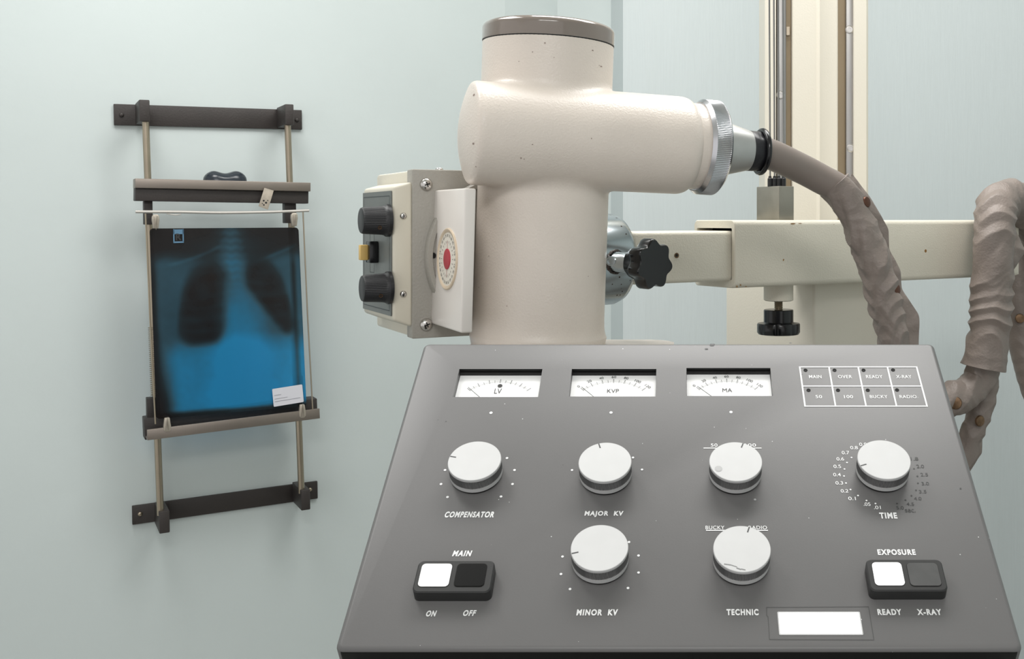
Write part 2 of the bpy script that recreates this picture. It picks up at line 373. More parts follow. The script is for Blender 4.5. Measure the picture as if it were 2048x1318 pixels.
# the radiograph: picture stored per vertex of a fine grid
NF = 0.143
TL, TR_, BR_, BL = hw(299, 457, NF), hw(597, 455, NF), hw(613, 812, NF), hw(312, 838, NF)
film = empty('chest_radiograph', WF @ T((BL + BR_) / 2), 'dark blue chest radiograph film hanging in the iron rack on the mint wall', 'radiograph')
def ss(a, b, x): t = min(1, max(0, (x - a) / (b - a))); return t * t * (3 - 2 * t)
def gau(x, c, s): return math.exp(-((x - c) / s) ** 2)
def lung(x, y, cx, cy, rx, ry, tilt, base):
    dx = x - cx - tilt * (y - cy); dy = y - cy
    top = dy < 0
    e = (abs(dx) / rx) ** (2.2 if top else 3.0) + (abs(dy) / ry) ** (2.0 if top else 5)
    return 1 - ss(0.30, 1.25, e)
def xray(x, y):                                          # x, y in photograph-like film units, x 300..597, y 457..835
    sh = 1 - 0.0
    shoulder = 512 + 10 * gau(x, 330, 40) * -1 + (abs(x - 455) / 150) * 8 - 14 * ss(520, 580, x)
    body = ss(shoulder - 14, shoulder + 22, y)
    v = 0.03 + body * (0.33 + 0.10 * ss(540, 600, x) * ss(520, 660, y))
    v += 0.34 * gau(x, 458, 24) * (1 - ss(480, 620, y)) * (0.85 + 0.15 * math.sin(y * 0.42 + 0.5 * math.sin(x * .3)))
    v += 0.12 * gau(x, 458, 85) * gau(y, 500, 24)
    v += 0.12 * gau(y, 529 - 0.22 * (x - 340) - 0.0016 * (x - 340) ** 2, 4) * ss(320, 350, x) * (1 - ss(420, 450, x))
    v += 0.14 * gau(y, 522 - 0.40 * (x - 520), 4.5) * ss(480, 520, x) * (1 - ss(580, 597, x))
    v += 0.62 * gau(x, 470, 48) * ss(540, 690, y)
    dia = 676 + 10 * abs(x - 455) / 150
    v += 0.46 * ss(dia - 16, dia + 40, y) * ss(308, 352, x)
    v += 0.22 * ss(650, 780, y) * gau(x, 480, 120)
    lu = max(lung(x, y, 402, 606, 52, 92, -0.12, 0), lung(x, y, 524, 598, 47, 90, 0.20, 0))
    lu *= 1 - 0.9 * gau(x, 456, 22) * ss(540, 590, y)
    if x > 458: lu *= 1 - 0.93 * ss(-14, 14, 478 + max(0, y - 570) * 0.74 - x)
    lu *= 1 + 0.22 * noise.noise(Vector((x * 0.035, y * 0.035, 2)))
    side = 1 if x > 458 else -1; q = abs(x - 458)
    rib = 0.5 + 0.5 * math.sin(0.27 * (y - 0.0042 * (q - 52) ** 2 * (1 if q > 52 else 0.3) * -1 - 0.14 * q))
    v = v * (1 - 0.88 * lu) + lu * (0.02 + 0.05 * rib ** 2 * (0.5 + noise.noise(Vector((x * .02, y * .02, 9)))))
    v *= 1 + 0.14 * noise.noise(Vector((x * 0.022, y * 0.022, 5))) + 0.05 * noise.noise(Vector((x * 0.08, y * 0.08, 7)))
    v *= 1 - 0.75 * (1 - ss(300, 318 + 0.06 * max(0, y - 640), x)) * ss(470, 560, y)
    v *= 1 - 0.8 * gau(x, 312, 22) * ss(720, 820, y)
    v *= 1 - 0.85 * ss(818, 832, y + (x - 455) * 0.0)
    v *= 1 - 0.5 * gau(x, 582, 5) * ss(500, 540, y)
    return min(1.15, max(0.0, v))
def ramp(v):
    K = [(0, (0.016, 0.012, 0.0115)), (0.2, (0.020, 0.030, 0.036)), (0.45, (0.034, 0.085, 0.120)), (0.75, (0.026, 0.155, 0.275)), (1.15, (0.024, 0.235, 0.46))]
    for (a, ca), (b, cb) in zip(K, K[1:]):
        if v <= b: t = (v - a) / (b - a); return [x + (y - x) * t for x, y in zip(ca, cb)]
    return K[-1][1]
bm = B(); NX, NY = 150, 190; vsx = []; cols = []
for j in range(NY + 1):
    row = []
    for i in range(NX + 1):
        u, v = i / NX, j / NY
        # rounded corners
        du = min(u, 1 - u) * 0.34; dv = min(v, 1 - v) * 0.43; rr = 0.008
        p = TL.lerp(TR_, u).lerp(BL.lerp(BR_, u), v)
        if du < rr and dv < rr:
            k = Vector((rr - du, rr - dv)); 
            if k.length > rr:
                k2 = k * (rr / k.length); p = p + Vector(((k.x - k2.x) * (1 if u < .5 else -1), (k.y - k2.y) * (-1 if v < .5 else 1), 0))
        p = p + Vector((0, 0, 0.004 * math.sin(math.pi * u) * math.sin(math.pi * v)))
        row.append(bm.verts.new(p)); cols.append(ramp(xray(300 + 297 * u, 457 + 378 * v)))
    vsx.append(row)
for j in range(NY):
    for i in range(NX): bm.faces.new((vsx[j][i], vsx[j + 1][i], vsx[j + 1][i + 1], vsx[j][i + 1]))
me = mesh_of(bm, 'film_sheet', 180)
att = me.color_attributes.new('picture', 'FLOAT_COLOR', 'POINT')
att.data.foreach_set('color', np.array([(*c_, 1) for c_ in cols], dtype=np.float32).ravel())
M_film = mat('radiograph_film', (0.02, 0.1, 0.2, 1), 0.22, spec=0.35); nt = M_film.node_tree
ca = nt.nodes.new('ShaderNodeVertexColor'); ca.layer_name = 'picture'; p_ = nt.nodes['Principled BSDF']
nt.links.new(ca.outputs[0], p_.inputs['Base Color'])
tr = nt.nodes.new('ShaderNodeBsdfTransparent'); mx = nt.nodes.new('ShaderNodeMixShader'); mx.inputs[0].default_value = 0.62
bc = nt.nodes.new('ShaderNodeMix'); bc.data_type = 'RGBA'; bc.blend_type = 'MULTIPLY'; bc.inputs[0].default_value = 1; bc.inputs[7].default_value = (2.2, 2.2, 2.2, 1)
nt.links.new(ca.outputs[0], bc.inputs[6]); nt.links.new(bc.outputs[2], tr.inputs[0])
nt.links.new(tr.outputs[0], mx.inputs[1]); nt.links.new(p_.outputs[0], mx.inputs[2]); nt.links.new(mx.outputs[0], nt.nodes['Material Output'].inputs[0])
link('film_sheet', me, M_film, film, WF)
p = hw(545, 775, NF + .005); q = hw(606, 808, NF + .005)
stM = WF @ T(hw(576, 791, NF + 0.004)) @ RZ(4)
hwd, hht = (q.x - p.x) / 2, (p.y - q.y) / 2 * 0.92
bm = B(); prism(bm, rrect(-hwd, hwd, -hht, hht, 0.002), 0, 0.0008); stk = obj('label_sticker', bm, M_sticker, film, stM)
bm = B()
for (x0, x1, yy) in ((-0.9, -0.45, 0.25), (-0.9, -0.05, -0.15), (-0.9, 0.8, -0.45)):
    bar2(bm, (x0 * hwd, yy * hht), (x1 * hwd, yy * hht), 0.0011, 0.0011)
obj('faint_print', bm, mat('faint_grey_ink', srgb(150, 150, 158), 0.6), stk, stM, None)
mk = WF @ T(hw(357, 471, NF + 0.002)); sc = 0.0115
bm = B()
for x in (-1, 1): bar2(bm, (x * sc * 0.8, -sc * 1.3), (x * sc * 0.8, sc * 1.2), sc * 0.22)
bar2(bm, (-sc * 0.9, -sc * 1.25), (sc * 0.9, -sc * 1.25), sc * 0.3); bar2(bm, (-sc * 0.9, sc * 0.7), (sc * 0.9, sc * 0.7), sc * 0.9)
mark = obj('side_marker', bm, mat('pale_blue_marker', srgb(84, 120, 146), 0.4), film, mk, None)
bm = B(); text_into(bm, 'R', -sc * .5, sc * .5, -sc * .9, sc * .35, 0.0006, bold=0.04); obj('marker_letter', bm, M_ink, mark, mk, None)
# paper tag hanging from the clamp strip
p = hw(537, 380, 0.137)
tagM = WF @ T(p) @ RZ(-17) @ RX(4)
bm = B(); prism(bm, [(-0.010, -0.041), (0.0115, -0.043), (0.011, 0.002), (-0.010, 0.002)], 0, 0.0012, bev=0.0004)
pt = obj('paper_tag', bm, M_paper, None, tagM); tag(pt, 'small creased paper tag stuck under the metal strip of the film rack', 'tag')
bm = B()
for (x, y, r_) in ((-0.003, -0.026, 0.0022), (0.003, -0.029, 0.0026), (0.0, -0.035, 0.002), (0.005, -0.023, 0.0014), (-0.004, -0.033, 0.0013)): disc2(bm, x, y, r_, 0.0014, 6)
obj('ink_smudge', bm, M_ink, pt, tagM, None)

# ---------------------------------------------------------------- X-ray tube head
HA = 30.0
AX = at(1085, 440, 1.36)                                   # axis of the upright tube at eye height
HB = T(AX) @ RZ(HA)                                        # level frame of the head: x along the horizontal barrel, -y towards the viewer
HM = T(AX) @ RY(2.0) @ RZ(21)                              # the same with the slight lean of the casting
head = empty('x_ray_tube_head', T(AX.x, AX.y, AX.z - 0.26), 'ivory enamelled x-ray tube housing with taupe cap above the grey console', 'x-ray tube')
RV, RH, HZ, HY = 0.0805, 0.0605, 0.0985, -0.053
HX0 = hit(HM, 936, 268, 1, HY).x; HX1 = hit(HM, 1380, 290, 1, HY).x
def sdf(P):
    x, y, z = P[:, 0], P[:, 1], P[:, 2]
    rv = RV + 0.018 * np.exp(-np.maximum(z + 0.152, 0) / 0.006)
    a = np.maximum(np.hypot(x, y) - rv, np.maximum(z - 0.228, -0.160 - z))
    smax = lambda p, q, k: np.maximum(p, q) + np.maximum(k - np.abs(p - q), 0) ** 2 / (4 * k)
    smin = lambda p, q, k: np.minimum(p, q) - np.maximum(k - np.abs(p - q), 0) ** 2 / (4 * k)
    rad = np.hypot(y - HY, z - HZ) - RH
    rs = 0.15; left = np.sqrt((x - (HX0 - 0.010 + rs)) ** 2 + (y - HY) ** 2 + (z - HZ) ** 2) - rs
    left = np.where(x > 0, -0.1, left)
    b = smax(smax(rad, left, 0.005), x - HX1, 0.020)
    return smin(a, b, 0.011)
bm = B()
lathe(bm, [(RV, -0.165), (RV, 0.228)], 96)
lathe(bm, [(RH, HX0), (RH, HX1)], 96, T(0, HY, HZ) @ RY(90))
tmp = link('tmp', mesh_of(bm, 'tmp'), None)
md = tmp.modifiers.new('r', 'REMESH'); md.mode = 'VOXEL'; md.voxel_size = 0.0026
sm = tmp.modifiers.new('s', 'SMOOTH'); sm.factor = 0.5; sm.iterations = 6
dg = bpy.context.evaluated_depsgraph_get(); dg.update()
hm = bpy.data.meshes.new_from_object(tmp.evaluated_get(dg)); bpy.data.objects.remove(tmp)
V = np.zeros(len(hm.vertices) * 3); hm.vertices.foreach_get('co', V); V = V.reshape(-1, 3)
for it in range(8):
    d = sdf(V); e = 2e-4; G = np.stack([(sdf(V + e * np.eye(3)[k]) - sdf(V - e * np.eye(3)[k])) / (2 * e) for k in range(3)], 1)
    G /= np.maximum(np.linalg.norm(G, axis=1, keepdims=True), 1e-6); V = V - G * np.clip(d, -0.004, 0.004)[:, None] * 0.9
hm.vertices.foreach_set('co', V.ravel())
for p in hm.polygons: p.use_smooth = True
hm.materials.clear()
link('housing', hm, M_ivory, head, HM)
from mathutils.bvhtree import BVHTree
bvh = BVHTree.FromPolygons([v.co[:] for v in hm.vertices], [p.vertices[:] for p in hm.polygons])
HI = HM.inverted(); oc = HI @ CAM; M_chip = mat('grey_brown_chip', srgb(150, 132, 124), 0.6)
for (mx_, my_, rr, sq, sd) in ((948, 190, .0028, .7, 1), (947, 287, .0030, .5, 2), (1185, 101, .0020, .6, 3), (1202, 133, .0028, .35, 4), (1198, 131, .0009, 1, 5), (1090, 86, .0014, .7, 6), (1038, 123, .0007, 1, 7), (1108, 115, .0007, 1, 8), (1065, 104, .0009, 1, 9),
                               (1065, 289, .0013, .6, 10), (1042, 316, .0012, .8, 11), (1048, 318, .0008, 1, 12), (1183, 277, .0008, 1.2, 13), (952, 333, .0009, 1, 14), (978, 512, .0009, 1, 15), (1014, 612, .0008, 1, 16)):
    loc, nn, ix, dd = bvh.ray_cast(oc, (HI.to_3x3() @ ray(mx_, my_)).normalized())
    if loc is None: continue
    b_ = basis(loc + nn * 0.0003, nn); bm = B()
    quad(bm, [b_ @ Vector((rr * math.cos(t) * (0.75 + 0.5 * noise.noise(Vector((math.cos(t) * 1.6, math.sin(t) * 1.6, sd)))), rr * sq * math.sin(t) * (0.75 + 0.5 * noise.noise(Vector((math.cos(t) * 2, math.sin(t) * 2, sd + .5)))), 0)) for t in [2 * math.pi * q / 14 for q in range(14)]])
    obj('enamel_chip', bm, M_chip, head, HM, None)
bm = B(); lathe(bm, [(0.0795, 0.212), (RV + 0.0002, 0.2165), (RV + 0.0002, 0.2172), (0.0795, 0.2178)], 96); obj('cap_seam', bm, M_hole_shade, head, HM)
pr = [(RV + 0.0008, 0.2176), (RV + 0.001, 0.232)] + [(RV + 0.001 - 0.010 * (1 - math.cos(t)), 0.232 + 0.008 * math.sin(t)) for t in [R(15 * k) for k in range(1, 7)]] + [(0.05, 0.2405), (0, 0.2405)]
bm = B(); lathe(bm, [(0.07, 0.2176)] + pr, 128); obj('end_cap', bm, M_cap, head, HM, 50)
# plug: collar, knurled ring, cone, boot, clamp; axis of the barrel, drooping a little
PM = HM @ T(HX1, HY, HZ) @ RY(1.0) @ RY(90)
bm = B(); lathe(bm, [(0.052, -0.03), (0.0535, -0.004), (0.0535, 0.014), (0.052, 0.018)], 80); obj('plug_collar', bm, M_ivory, head, PM)
RR = 0.0595
bm = B(); seg = 320
prf = [(0.0545, 0.009), (RR - 0.004, 0.008), (RR, 0.0125), (RR, 0.0140), (RR, 0.030), (RR, 0.0315), (RR - 0.004, 0.035), (0.03, 0.0355)]
lathe(bm, prf, seg, mod=lambda t, i: (1 - (0.014 if (round(t / (2 * math.pi) * seg) % 2) else 0)) if i in (3, 4) else 1)
obj('knurled_ring', bm, M_ring, head, PM, 25)
bm = B(); lathe(bm, [(0.036, 0.033), (0.036, 0.038), (0.0255, 0.079), (0.025, 0.081)], 64); obj('cable_cone', bm, M_alu, head, PM)
bm = B(); lathe(bm, [(0.0250, 0.077), (0.0258, 0.080), (0.0255, 0.087), (0.0245, 0.091), (0.0245, 0.096), (0.021, 0.101), (0.018, 0.102)], 64,
                mod=lambda t, i: 1 + (0.06 * math.sin(7 * t + i) * (0.5 + 0.5 * math.sin(t * 2 + 1)) if i in (3, 4) else 0)); obj('rubber_boot', bm, M_rubber, head, PM, 60)
bm = B(); pts = [Vector((0.0268 * math.cos(2 * math.pi * k / 48), 0.0268 * math.sin(2 * math.pi * k / 48), 0.098 + 0.001 * math.sin(k / 48 * 6.28))) for k in range(49)]
sweep(bm, pts, 0.0036, 12, up=(0, 0, 1)); obj('clamp_ring', bm, M_black, head, PM)
# flange under the tube
fx0, fx1 = at(918, 684, 1.30).x - AX.x, at(1348, 684, 1.40).x - AX.x
FM = T(AX)
bm = B(); prism(bm, rrect(fx0, fx1, -0.10, 0.062, 0.03, 6), -0.176, -0.1545, bev=0.003); obj('flange', bm, M_ivory, head, FM)
bm = B(); box(bm, -0.07, 0.12, -0.08, 0.05, -0.26, -0.176, bev=0.01); obj('beam_port', bm, M_ivory, head, FM)
# tilt dial block beside the tube
e0 = HB.inverted() @ at(929, 376, 1.245)
z1 = e0.z; z0 = (HB.inverted() @ at(921, 666, 1.245)).z
LEAN = 1.6
DM = HB @ T(e0.x, e0.y, z1) @ RX(0) @ Matrix.Rotation(R(LEAN), 4, 'Y')
wy = hit(HB, 869, 376, 0, e0.x).y - e0.y; wx = hit(HB, 953, 376, 1, e0.y).x - e0.x
bm = B()
poly = [(0, 0), (wx, 0), (wx, wy), (0, wy)]
zt, zb = 0.0, z0 - z1
vsb = [[bm.verts.new((x, y, z)) for x, y in poly] for z in (zb + 0.0, zt)]
for v_, (x, y) in zip(vsb[0], poly): v_.co.z = zb + 0.002 * (y / wy)
bm.faces.new(vsb[0][::-1]); bm.faces.new(vsb[1])
for k in range(4): bm.faces.new((vsb[0][k], vsb[0][(k + 1) % 4], vsb[1][(k + 1) % 4], vsb[1][k]))
bmesh.ops.bevel(bm, geom=bm.edges[:], offset=0.0022, segments=3, profile=0.5, affect='EDGES'); bmesh.ops.recalc_face_normals(bm, faces=bm.faces[:])
ind = obj('tilt_indicator', bm, M_dial, head, DM)
dc = hit(DM, 895.5, 518, 0, 0.0)
rdial = (hit(DM, 895.5, 456, 0, 0).z - hit(DM, 895.5, 580, 0, 0).z) / 2
DD = DM @ T(0, dc.y, dc.z) @ RY(-90)                       # local z out of the dial face, x up ... 
DD = DD @ RZ(0)
bm = B(); lathe(bm, [(rdial, -0.002), (rdial, 0.0012), (rdial * 0.97, 0.002), (rdial * 0.90, 0.0016), (rdial * 0.86, 0.0004), (rdial * 0.86, -0.002)], 64); obj('dial_rim', bm, M_amber, ind, DD)
bm = B(); lathe(bm, [(rdial * 0.87, -0.001), (rdial * 0.87, 0.0006), (0, 0.0006)], 64); obj('dial_face', bm, M_dialface, ind, DD)
bm = B(); lathe(bm, [(rdial * 0.335, 0), (rdial * 0.335, 0.0014), (rdial * 0.31, 0.0017), (0, 0.0017)], 48); obj('dial_centre', bm, M_red, ind, DD)
bm = B()
for k in range(24):
    t = 2 * math.pi * k / 24; bar2(bm, (rdial * .52 * math.cos(t), rdial * .52 * math.sin(t)), (rdial * .60 * math.cos(t), rdial * .60 * math.sin(t)), 0.0006, 0.0010)
nums = ['90', '75', '60', '45', '30', '15', '0', '15', '30', '45', '60', '75']
for k in range(24):
    t = 2 * math.pi * k / 24; s = nums[k % 12]; rr = rdial * 0.76; wd = 0.0021 * len(s)
    text_into(bm, s, rr * math.cos(t) - wd / 2, rr * math.cos(t) + wd / 2, rr * math.sin(t) - 0.0016, rr * math.sin(t) + 0.0016, 0.0010, rot=t - math.pi / 2)
obj('dial_scale', bm, M_ink, ind, DD, None)
for sg in (1, -1):
    bm = B(); bar2(bm, (sg * rdial * .34, 0), (sg * rdial * .58, 0), 0.0007, 0.0012); obj('pointer_line', bm, M_red, ind, DD, None)

# ---------------------------------------------------------------- collimator control box left of the tube
k0 = HB.inverted() @ at(824, 500, 1.325)
XP, YP = k0.x, k0.y
coll = empty('collimator_box', HB @ T(XP + 0.06, YP + 0.06, -0.18), 'grey and cream collimator control box with black knobs, left of the ivory tube', 'control box')
pt_ = hit(HB, 824, 338, 1, YP).z; pb_ = hit(HB, 824, 678, 1, YP).z
bm = B(); box(bm, XP, -0.074, YP, YP + 0.022, pb_, pt_, bev=0.002); obj('face_plate', bm, M_grey_plate, coll, HB)
yb = hit(HB, 750, 500, 0, XP).y
bm = B(); box(bm, XP + 0.002, -0.076, YP + 0.022, yb, pb_ + 0.001, pt_ - 0.001, bev=0.004); obj('rear_housing', bm, M_boxcream, coll, HB)
# control housing (tapered) on the left face
xq = hit(HB, 786, 500, 1, YP + 0.001).x
ya = YP + 0.0015; yz = hit(HB, 727, 500, 0, xq).y
def zz(px, py, ax, v): return hit(HB, px, py, ax, v).z
tb = zz(822, 363, 1, YP); bb = zz(822, 655, 1, YP); tf = zz(786, 373, 1, ya); bf = zz(786, 641, 1, ya)
bm = B(); pts8 = [(XP + .001, ya, bb), (XP + .001, yz + .006, bb), (XP + .001, yz + .006, tb), (XP + .001, ya, tb), (xq, ya, bf), (xq, yz, bf), (xq, yz, tf), (xq, ya, tf)]
vv = [bm.verts.new(p) for p in pts8]
for f_ in ((0, 1, 2, 3), (4, 7, 6, 5), (0, 4, 5, 1), (1, 5, 6, 2), (2, 6, 7, 3), (3, 7, 4, 0)): bm.faces.new([vv[i] for i in f_])
bmesh.ops.recalc_face_normals(bm, faces=bm.faces[:]); bmesh.ops.bevel(bm, geom=bm.edges[:], offset=0.0035, segments=3, profile=0.5, affect='EDGES')
ctl = obj('control_housing', bm, M_boxcream, coll, HB)
# dark face on it; local frame: x to the right as seen, y up, z outward (-x of the head)
CFZ = xq - 0.0012
CF = HB @ T(CFZ, (ya + yz) / 2, (tf + bf) / 2) @ Matrix(((0, 0, -1, 0), (-1, 0, 0, 0), (0, 1, 0, 0), (0, 0, 0, 1)))
hwx = (yz - ya) / 2 - 0.003; hwz = (tf - bf) / 2 - 0.005
bm = B(); prism(bm, rrect(-hwx, hwx, -hwz, hwz, 0.001, 2), -0.001, 0.0004); obj('control_face', bm, M_panel, coll, CF)
bm = B(); a_, b_ = hwx - 0.006, hwz - 0.006
for p, q in (((-a_, -b_), (a_, -b_)), ((a_, -b_), (a_, b_)), ((a_, b_), (-a_, b_)), ((-a_, b_), (-a_, -b_))): bar2(bm, p, q, 0.0009, 0.0007)
sl = [(hit(CF, x, y, 2, 0).xy) for x, y in ((776, 408), (776, 469), (777, 548), (777, 608))]
for i in (0, 2): 
    p, q = sl[i], sl[i + 1]; x = hwx - 0.013
    for (a, b) in (((x - .004, q.y), (x + .004, q.y)), ((x + .004, q.y), (x, p.y)), ((x, p.y), (x - .004, q.y))): bar2(bm, a, b, 0.0008, 0.0007)
bw = 0.010; 
for p, q in (((-bw, -.030), (bw, -.030)), ((bw, -.030), (bw, .024)), ((bw, .024), (-bw, .024)), ((-bw, .024), (-bw, -.030))): bar2(bm, (p[0] - .02, p[1] + .004), (q[0] - .02, q[1] + .004), 0.0009, 0.0007)
obj('control_markings', bm, mat('slate_ink', srgb(50, 56, 60), 0.5), coll, CF, None)
KH = 0.034
def ctl_knob(px, py):
    p = hit(CF, px, py, 2, KH); bm = B(); seg = 144
    lathe(bm, [(0.0195, 0), (0.0195, 0.004), (0.0180, 0.006), (0.0172, 0.009), (0.0160, KH - 0.003), (0.0150, KH - 0.0005), (0.0140, KH), (0, KH)], seg,
          mod=lambda t, i: (1 - 0.035 * (round(t / (2 * math.pi) * seg) % 3 == 0)) if i in (3, 4) else 1)
    k = obj('knob', bm, M_blackm, coll, CF @ T(p.x, p.y, 0.0005), 35)
    bm = B(); t = R(-35); MS = CF @ T(p.x, p.y, 0.0005) @ RZ(-30) @ T(0.0166, 0, 0.015) @ RY(90)
    lathe(bm, [(0.0024, -0.001), (0.0024, 0.0006), (0.0013, 0.0006), (0.0013, -0.001)], 16); obj('set_screw', bm, M_snap, k, MS)
ctl_knob(722, 441); ctl_knob(724, 577)
p = hit(CF, 739, 504, 2, 0.009); bm = B(); box(bm, -0.009, 0.011, -0.0135, 0.0135, 0, 0.011, bev=0.0015); sb = obj('slide_switch', bm, M_black, coll, CF @ T(p.x, p.y, 0.0005))
p = hit(CF, 725, 505, 2, 0.017); bm = B(); box(bm, -0.006, 0.004, -0.0095, 0.0095, 0.008, 0.020, bev=0.001); obj('slide_tab', bm, M_yellow, sb, CF @ T(p.x, p.y, 0.0005))
bm = B()
pc = hit(CF, 750, 504, 2, 0)
for i, s in enumerate(('10', '0', '10')): text_into(bm, s, pc.x - .003, pc.x + .003, pc.y + 0.008 - i * 0.009 - .003, pc.y + 0.008 - i * 0.009 + .003, 0.0007)
obj('switch_numerals', bm, M_ink, coll, CF, None)
def pan_screw(px, py, Mf, axis, val, r, h, parent):        # domed cross-head screw on a face of the head frame
    p = hit(HB, px, py, axis, val); F_ = HB @ T(p) @ RX(90)
    bm = B(); lathe(bm, [(r, 0), (r, h * 0.15), (r * 0.93, h * 0.45), (r * 0.75, h * 0.75), (r * 0.45, h * 0.95), (0, h)], 32); s = obj('screw', bm, M_screw, parent, F_, 60)
    bm = B()
    for an in (20, 110):
        c_, s_ = math.cos(R(an)), math.sin(R(an)); box(bm, -r * .42, r * .42, -r * .09, r * .09, h * .6, h * 1.02, RZ(an))
    obj('cross_slot', bm, M_hole_shade, s, F_)
pan_screw(852, 369, HB, 1, YP, 0.0078, 0.0055, coll); pan_screw(852, 649, HB, 1, YP, 0.0078, 0.0055, coll)
pan_screw(806.5, 432, HB, 1, ya, 0.0042, 0.0028, coll); pan_screw(806.5, 588, HB, 1, ya, 0.0042, 0.0028, coll)
p = hit(HB, 888, 339, 2, pt_); bm = B(); screwhead(bm, 0.005, 0.003); obj('screw', bm, M_screw, coll, HB @ T(p.x, YP + 0.012, pt_))
# trunnion disc on the plate
dcen = hit(HB, 1000, 512, 1, YP); rdc = (dcen - hit(HB, 848, 515, 1, YP)).length
bm = B(); lathe(bm, [(rdc, -0.002), (rdc, 0.010), (rdc * 0.985, 0.013), (rdc * 0.93, 0.013), (rdc * 0.92, 0.010), (0, 0.010)], 120); dsk = obj('trunnion_disc', bm, M_grey_plate, coll, HB @ T(dcen) @ RX(90))
p = hit(HB, 866, 511, 1, YP - 0.010); bm = B(); lathe(bm, [(0.0035, 0), (0.0035, 0.0012), (0.0022, 0.0012), (0.0022, 0.0003), (0, 0.0003)], 20); obj('socket_screw', bm, M_hole_shade, dsk, HB @ T(p) @ RX(90))

# ---------------------------------------------------------------- support arm: beam, sliding arm, hub, knobs, carriage
AA = 35.0
A0 = at(1470, 440, 1.60)
AM = T(A0) @ RZ(AA)                                       # x along the beam to the right, y to the back, z up; origin on the near end edge
arm = empty('support_arm', T(A0.x + 0.1, A0.y + 0.1, A0.z - 0.25), 'cream telescopic arm on a carriage, holding the tube from the right', 'support arm')
zB = hit(AM, 1470, 577, 1, 0).z; thk = hit(AM, 1388, 500, 0, 0).y; xE = hit(AM, 2037, 500, 1, 0).x
wt = 0.0075
bm = B()
# hollow rectangular section, extruded; outer bevelled
outer = rrect(0, thk, zB, 0, 0.008, 4); inner = rrect(wt, thk - wt, zB + wt * 1.6, -wt * 1.6, 0.002, 4)
def ring(pts, x): return [bm.verts.new((x, y, z)) for y, z in pts]
o0, o1, i0, i1 = ring(outer, 0), ring(outer, xE), ring(inner, 0), ring(inner, xE)
o00 = ring(rrect(.0012, thk - .0012, zB + .0012, -.0012, 0.008, 4), -0.0)  # softened lip
for v_ in o0: v_.co.x = 0.0015
n = len(outer)
for k in range(n):
    j = (k + 1) % n
    bm.faces.new((o0[k], o0[j], o1[j], o1[k])); bm.faces.new((i0[k], i1[k], i1[j], i0[j])); bm.faces.new((o00[k], i0[k], i0[j], o00[j])); bm.faces.new((o0[k], o00[k], o00[j], o0[j])); bm.faces.new((o1[k], o1[j], i1[j], i1[k]))
bmesh.ops.recalc_face_normals(bm, faces=bm.faces[:]); obj('beam', bm, M_cream, arm, AM, 35)
bm = B(); box(bm, 0.03, 0.036, wt, thk - wt, zB + wt * 1.6, -wt * 1.6); obj('beam_bulkhead', bm, M_hole_shade, arm, AM)
bm = B(); box(bm, xE, xE + 0.004, 0.002, thk - 0.002, zB + 0.002, -0.002, bev=0.0015); obj('beam_end_plate', bm, M_cream, arm, AM)
M_stain = mat('rust_stain', srgb(150, 112, 66), 0.7, mottle=0.4, mscale=300)
for (mx_, my_, rr, sq, sd) in ((1586, 447.5, .0060, .22, 1), (1600, 447, .0050, .14, 2), (1474, 573, .0020, 1, 3), (1481, 570, .0018, 1, 4), (1567, 520, .0020, 1.1, 5), (1668, 449, .0016, .3, 6), (1492, 573, .0022, .4, 7)):
    c = hit(AM, mx_, my_, 1, -0.0003); bm = B()
    quad(bm, [(c.x + rr * math.cos(t) * (0.75 + 0.55 * noise.noise(Vector((math.cos(t) * 1.6, math.sin(t) * 1.6, sd * 2.1)))), -0.0003, c.z + rr * sq * math.sin(t) * (0.75 + 0.55 * noise.noise(Vector((math.cos(t) * 2, math.sin(t) * 2, sd))))) for t in [2 * math.pi * q / 16 for q in range(16)]])
    obj('rust_chip', bm, M_stain, arm, AM, None)
yi = wt + 0.0015
zi1 = hit(AM, 1440, 462, 1, yi).z; zi0 = hit(AM, 1440, 563, 1, yi).z; xi = hit(AM, 1266, 515, 1, yi).x
bm = B(); box(bm, xi, 0.029, yi, thk - yi, zi0, zi1, bev=0.006, seg=3); obj('sliding_arm', bm, M_cream, arm, AM)
p = hit(AM, 1353, 511, 1, yi); bm = B(); lathe(bm, [(0.0038, -0.001), (0.0038, 0.0008), (0.0028, 0.0008), (0.0022, 0.0004), (0, 0.0004)], 20)
so = obj('arm_screw', bm, M_snap, arm, AM @ T(p) @ RX(90)); bm = B(); lathe(bm, [(0.002, 0.0009), (0, 0.001)], 12); obj('screw_socket', bm, M_hole_shade, so, AM @ T(p) @ RX(90))
# chrome hub on the arm axis
zc = (zi0 + zi1) / 2; yc = thk / 2
rhub = 0.0635
HUB = AM @ T(xi, yc, zc - 0.002) @ RY(90)                  # local z along +x of the arm
bm = B(); lathe(bm, [(0.03, -0.075), (rhub, -0.073), (rhub, -0.014), (rhub - 0.003, -0.006), (rhub - 0.010, -0.001), (0.03, 0.0), (0.0, 0.002)], 72); hub = obj('chrome_hub', bm, M_chrome, arm, HUB, 35)
